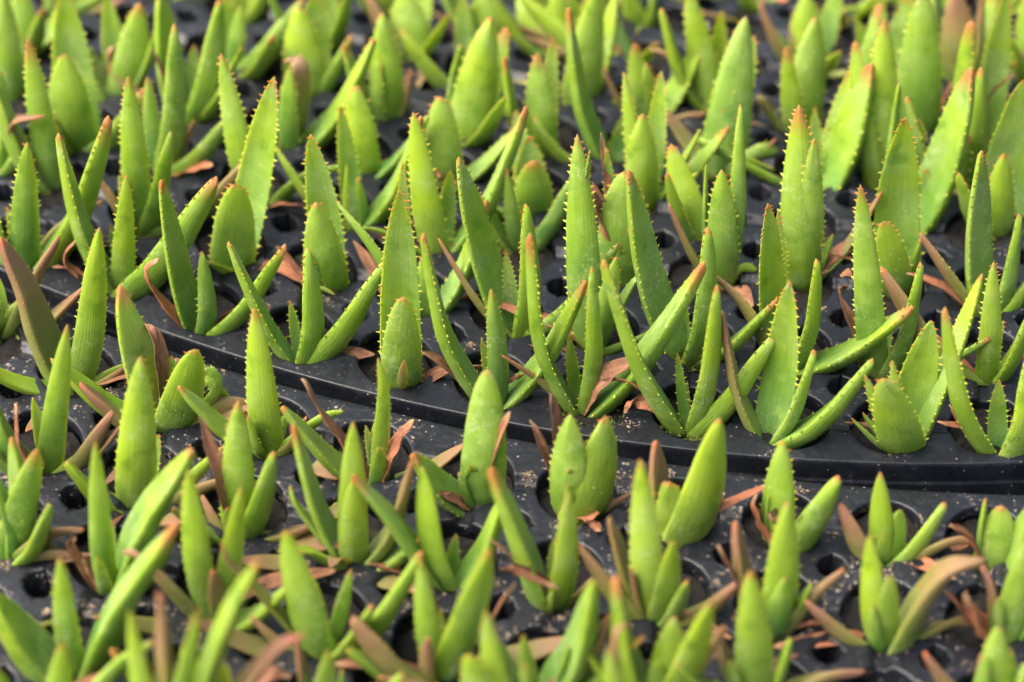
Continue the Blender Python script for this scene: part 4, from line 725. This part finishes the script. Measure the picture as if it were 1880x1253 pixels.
    ('front', 0.5, -2.5, (-62.8, 418.3, -4), [(0, 8.6, -3, [(4.5, -4, 38.3)]), (0, 9.2, -46, [(-10.7, 3.9, 11.7)]), (2, 8.2, -98, [(-7.2, 8, 31.4)]), (16, 7.8, 87, [(7.7, -0.4, 24.8)]), (16, 6, 237, [(-5.6, 3.6, 18.2)]), (8, 11.1, 63, [(28.7, -14.5, 40.1)]), (2, 10, -58, [(-28.3, -17.5, 9.2)]), (2, 7.1, 58, [(30.3, -18.8, 10.9)])]),
    ('front', 2.5, -2.5, (0.8, 406.1, -4), [(8, 10.7, -15, [(-8.9, 2, 64.4)]), (12, 15.3, -13, [(-14.5, -4, 51.2)]), (0, 12.1, 100, [(3.2, 3.4, 37.7)]), (16, 7.1, 283, [(-7.1, -1.6, 22.9)]), (8, 11.1, -84, [(-24.8, -2.7, 34.9)]), (2, 10.7, 50, [(31.5, -26.2, 25)]), (2, 7.1, -53, [(-23.1, -17.6, 10)]), (1, 4.6, -60, [(-33, -19.3, 16.5)])]),
    ('front', 3.5, -2.5, (39.8, 399.6, -4), [(8, 10.7, -11, [(-10.7, -4, 62.6)]), (2, 9, -95, [(-7.8, 2, 57.2), (-3.3, 4, 63.1)]), (0, 9, 80, [(1.7, 2.8, 37.2)]), (16, 6.9, 80, [(10, -1.8, 31.6)]), (16, 6.1, 230, [(-7.2, 6.1, 17.3)]), (0, 10.1, -64, [(-31.8, -15.5, 30.1)]), (2, 8.2, 62, [(43.9, -23.2, 17.5)]), (2, 7.9, -45, [(-28.1, -27.9, 8.3)]), (1, 6.7, 52, [(24, -18.5, 4.6)])]),
]
def look(leaves):
    g = [l for l in leaves if not l[0] & 3]
    d = [l for l in leaves if l[0] & 1]
    r = [l for l in leaves if l[0] & 2]
    t = [l for l in leaves if l[0] & 32]
    broad = max([l[1] for l in g] or [0])
    if len(d) >= 3: return 'with several shrivelled leaves'
    if broad > 19: return 'with broad upright blade'
    if len(d) >= 1: return 'with curled dry leaf'
    if len(r) >= 2: return 'with pinkish brown leaves'
    if len(t) >= 1: return 'with reddish leaf tip'
    if len(r) == 1: return 'with one browning leaf'
    if len(g) <= 2: return 'with two green leaves'
    return 'with plain green leaves'
rows = {}
for tray, cu, cv, base, leaves in PLANTS: rows.setdefault((tray, cv), []).append(cu)
for tray, cu, cv, base, leaves in PLANTS:
    rng = random.Random(int(cu * 131 + cv * 977 + len(tray) * 31))
    root = bpy.data.objects.new('aloe_plantlet', None)
    root.empty_display_size = 0.01
    root.location = Vector(base) * 0.001
    col.objects.link(root)
    k = sorted(rows[(tray, cv)]).index(cu) + 1
    if tray == 'rear': where = f'{ORD[int(cv + .5) + 1]} row behind the dark gap'
    elif tray == 'front': where = f'{ORD[int(.5 - cv) + 1]} row before the dark gap'
    else: where = f'{ORD[int(cv + .5) + 1]} row of the farthest tray'
    tag(root, f'aloe plantlet {look(leaves)}, {ORD[k]} from left in {where}', 'aloe',
        {'rear': 'aloe plantlets in the middle tray', 'front': 'aloe plantlets in the front tray', 'far': 'aloe plantlets in the farthest tray'}[tray])
    tone, shade = rng.uniform(0.0, 0.40), rng.choice((0.0, 0.0, 0.12, 0.28))
    for kind, w, az, pts in leaves:
        (V, Fc, UV), (TV, TF, TU) = build_leaf(kind, w, az, pts, rng, 0.45 if tray == 'front' else 1.0)
        dry = bool(kind & 1)
        lf = obj('dried_leaf' if dry else 'leaf', mesh('leaf', V, Fc, M_DRY if dry else M_LEAF, True, UV), root)
        if not dry:
            lf['yellow'] = (0.75 if kind & 8 else 0.0) + tone + rng.uniform(-0.10, 0.12)
            lf['bluish'] = (0.75 if kind & 16 else 0.0) + shade + rng.uniform(-0.05, 0.10)
            lf['red_tip'] = 1.0 if kind & 32 else rng.choice((0.1, 0.2, 0.3, 0.5)) * rng.uniform(0.7, 1.0)
            lf['ageing'] = rng.uniform(0.75, 1.0) if kind & 2 else 0.0
        if TV:
            te = obj('marginal_teeth', mesh('marginal_teeth', TV, TF, M_TOOTH, False, TU), lf)
            te['kind'] = 'stuff'

# ---------------------------------------------------------------- grit, moss, plant crumbs
def on_deck(u, v):
    fu, fv = u % 1 - .5, v % 1 - .5
    if math.hypot(fu, fv) < R_CELL + 0.02: return False
    return math.hypot(abs(fu) - .5, abs(fv) - .5) > R_DRAIN + 0.01

def grit(name, items, mat, label, cat):
    V, F = [], []
    oc = [(1, 0, 0), (-1, 0, 0), (0, 1, 0), (0, -1, 0), (0, 0, 1), (0, 0, -1)]
    of = [(0, 2, 4), (2, 1, 4), (1, 3, 4), (3, 0, 4), (2, 0, 5), (1, 2, 5), (3, 1, 5), (0, 3, 5)]
    for p, r in items:
        k = len(V); a = random.random() * 6
        for x, y, z in oc:
            s = r * random.uniform(.6, 1.3)
            V.append((p.x + s * (x * math.cos(a) - y * math.sin(a)), p.y + s * (x * math.sin(a) + y * math.cos(a)), p.z + s * z * 0.7))
        F += [tuple(k + q for q in f) for f in of]
    o = obj(name, mesh(name, V, F, mat, False))
    return tag(o, label, cat, kind='stuff')

for tray, n, lab in (('rear', 1500, 'sparse pale sand grains dusting the middle tray'), ('front', 2600, 'clumped pale sand and grit on the front tray'), ('far', 500, 'scattered sand grains on the farthest tray')):
    u0, u1, v0, v1 = TRAYS[tray][2:6]
    items = []
    while len(items) < n:
        u, v = random.uniform(u0, u1), random.uniform(v0, v1)
        if not on_deck(u, v): continue
        d = noise.noise(Vector((u * 2.1, v * 2.1, 9.1 + len(tray)))) + 0.6 * noise.noise(Vector((u * 6, v * 6, 2)))
        edge = math.hypot(u % 1 - .5, v % 1 - .5) < R_CELL + 0.06
        lim = (0.25 if tray == 'front' else -0.1) - (0.2 if edge else 0)
        if d < lim and random.random() > 0.10: continue
        r = min(0.0011, 0.00012 * math.exp(random.gauss(0.1, 0.45)))
        fu, fv = u % 1 - .5, v % 1 - .5
        gz = 0.0
        if min(abs(fu), abs(fv)) < 0.10:
            gz = -0.0030 * (1 - smooth(0.062, 0.100, min(abs(fu), abs(fv))))
        items.append((place(tray, u, v, gz + r * 0.25), r))
    clumps = {'rear': 25, 'front': 190, 'far': 6}[tray]
    while clumps > 0:
        iu, iv = random.randrange(u0, u1) + .5, random.randrange(v0, v1) + .5
        th = random.uniform(0, 2 * math.pi); rr = R_CELL + random.uniform(0.03, 0.12)
        cu_, cv_ = iu + rr * math.cos(th), iv + rr * math.sin(th)
        if not on_deck(cu_, cv_): continue
        clumps -= 1
        spread = random.uniform(0.015, 0.055)
        for _ in range(random.randint(15, 90)):
            u, v = random.gauss(cu_, spread), random.gauss(cv_, spread)
            if not (u0 < u < u1 and v0 < v < v1) or not on_deck(u, v): continue
            r = min(0.0013, 0.00016 * math.exp(random.gauss(0.2, 0.55)))
            m_ = min(abs(u % 1 - .5), abs(v % 1 - .5))
            items.append((place(tray, u, v, -0.0030 * (1 - smooth(0.062, 0.100, m_)) + r * 0.3), r))
    grit('sand_grit', items, M_GRIT, lab, 'sand')

items = []
for cu, cv, n in ((0.5, -0.5, 900), (4.5, -0.5, 260), (3.5, -0.5, 160), (6.5, 0.5, 260), (4.5, 0.5, 200)):
    while n > 0:
        th = random.uniform(-2.9, 0.3); r = R_CELL * (0.62 + 0.33 * random.random())
        p = place('rear', cu + r * math.cos(th), cv + r * math.sin(th), -0.006 + random.uniform(-.001, .0022))
        items.append((p, random.uniform(.0003, .0009))); n -= 1
grit('moss', items, M_MOSS, 'green moss specks on soil in cells of the middle tray', 'moss')
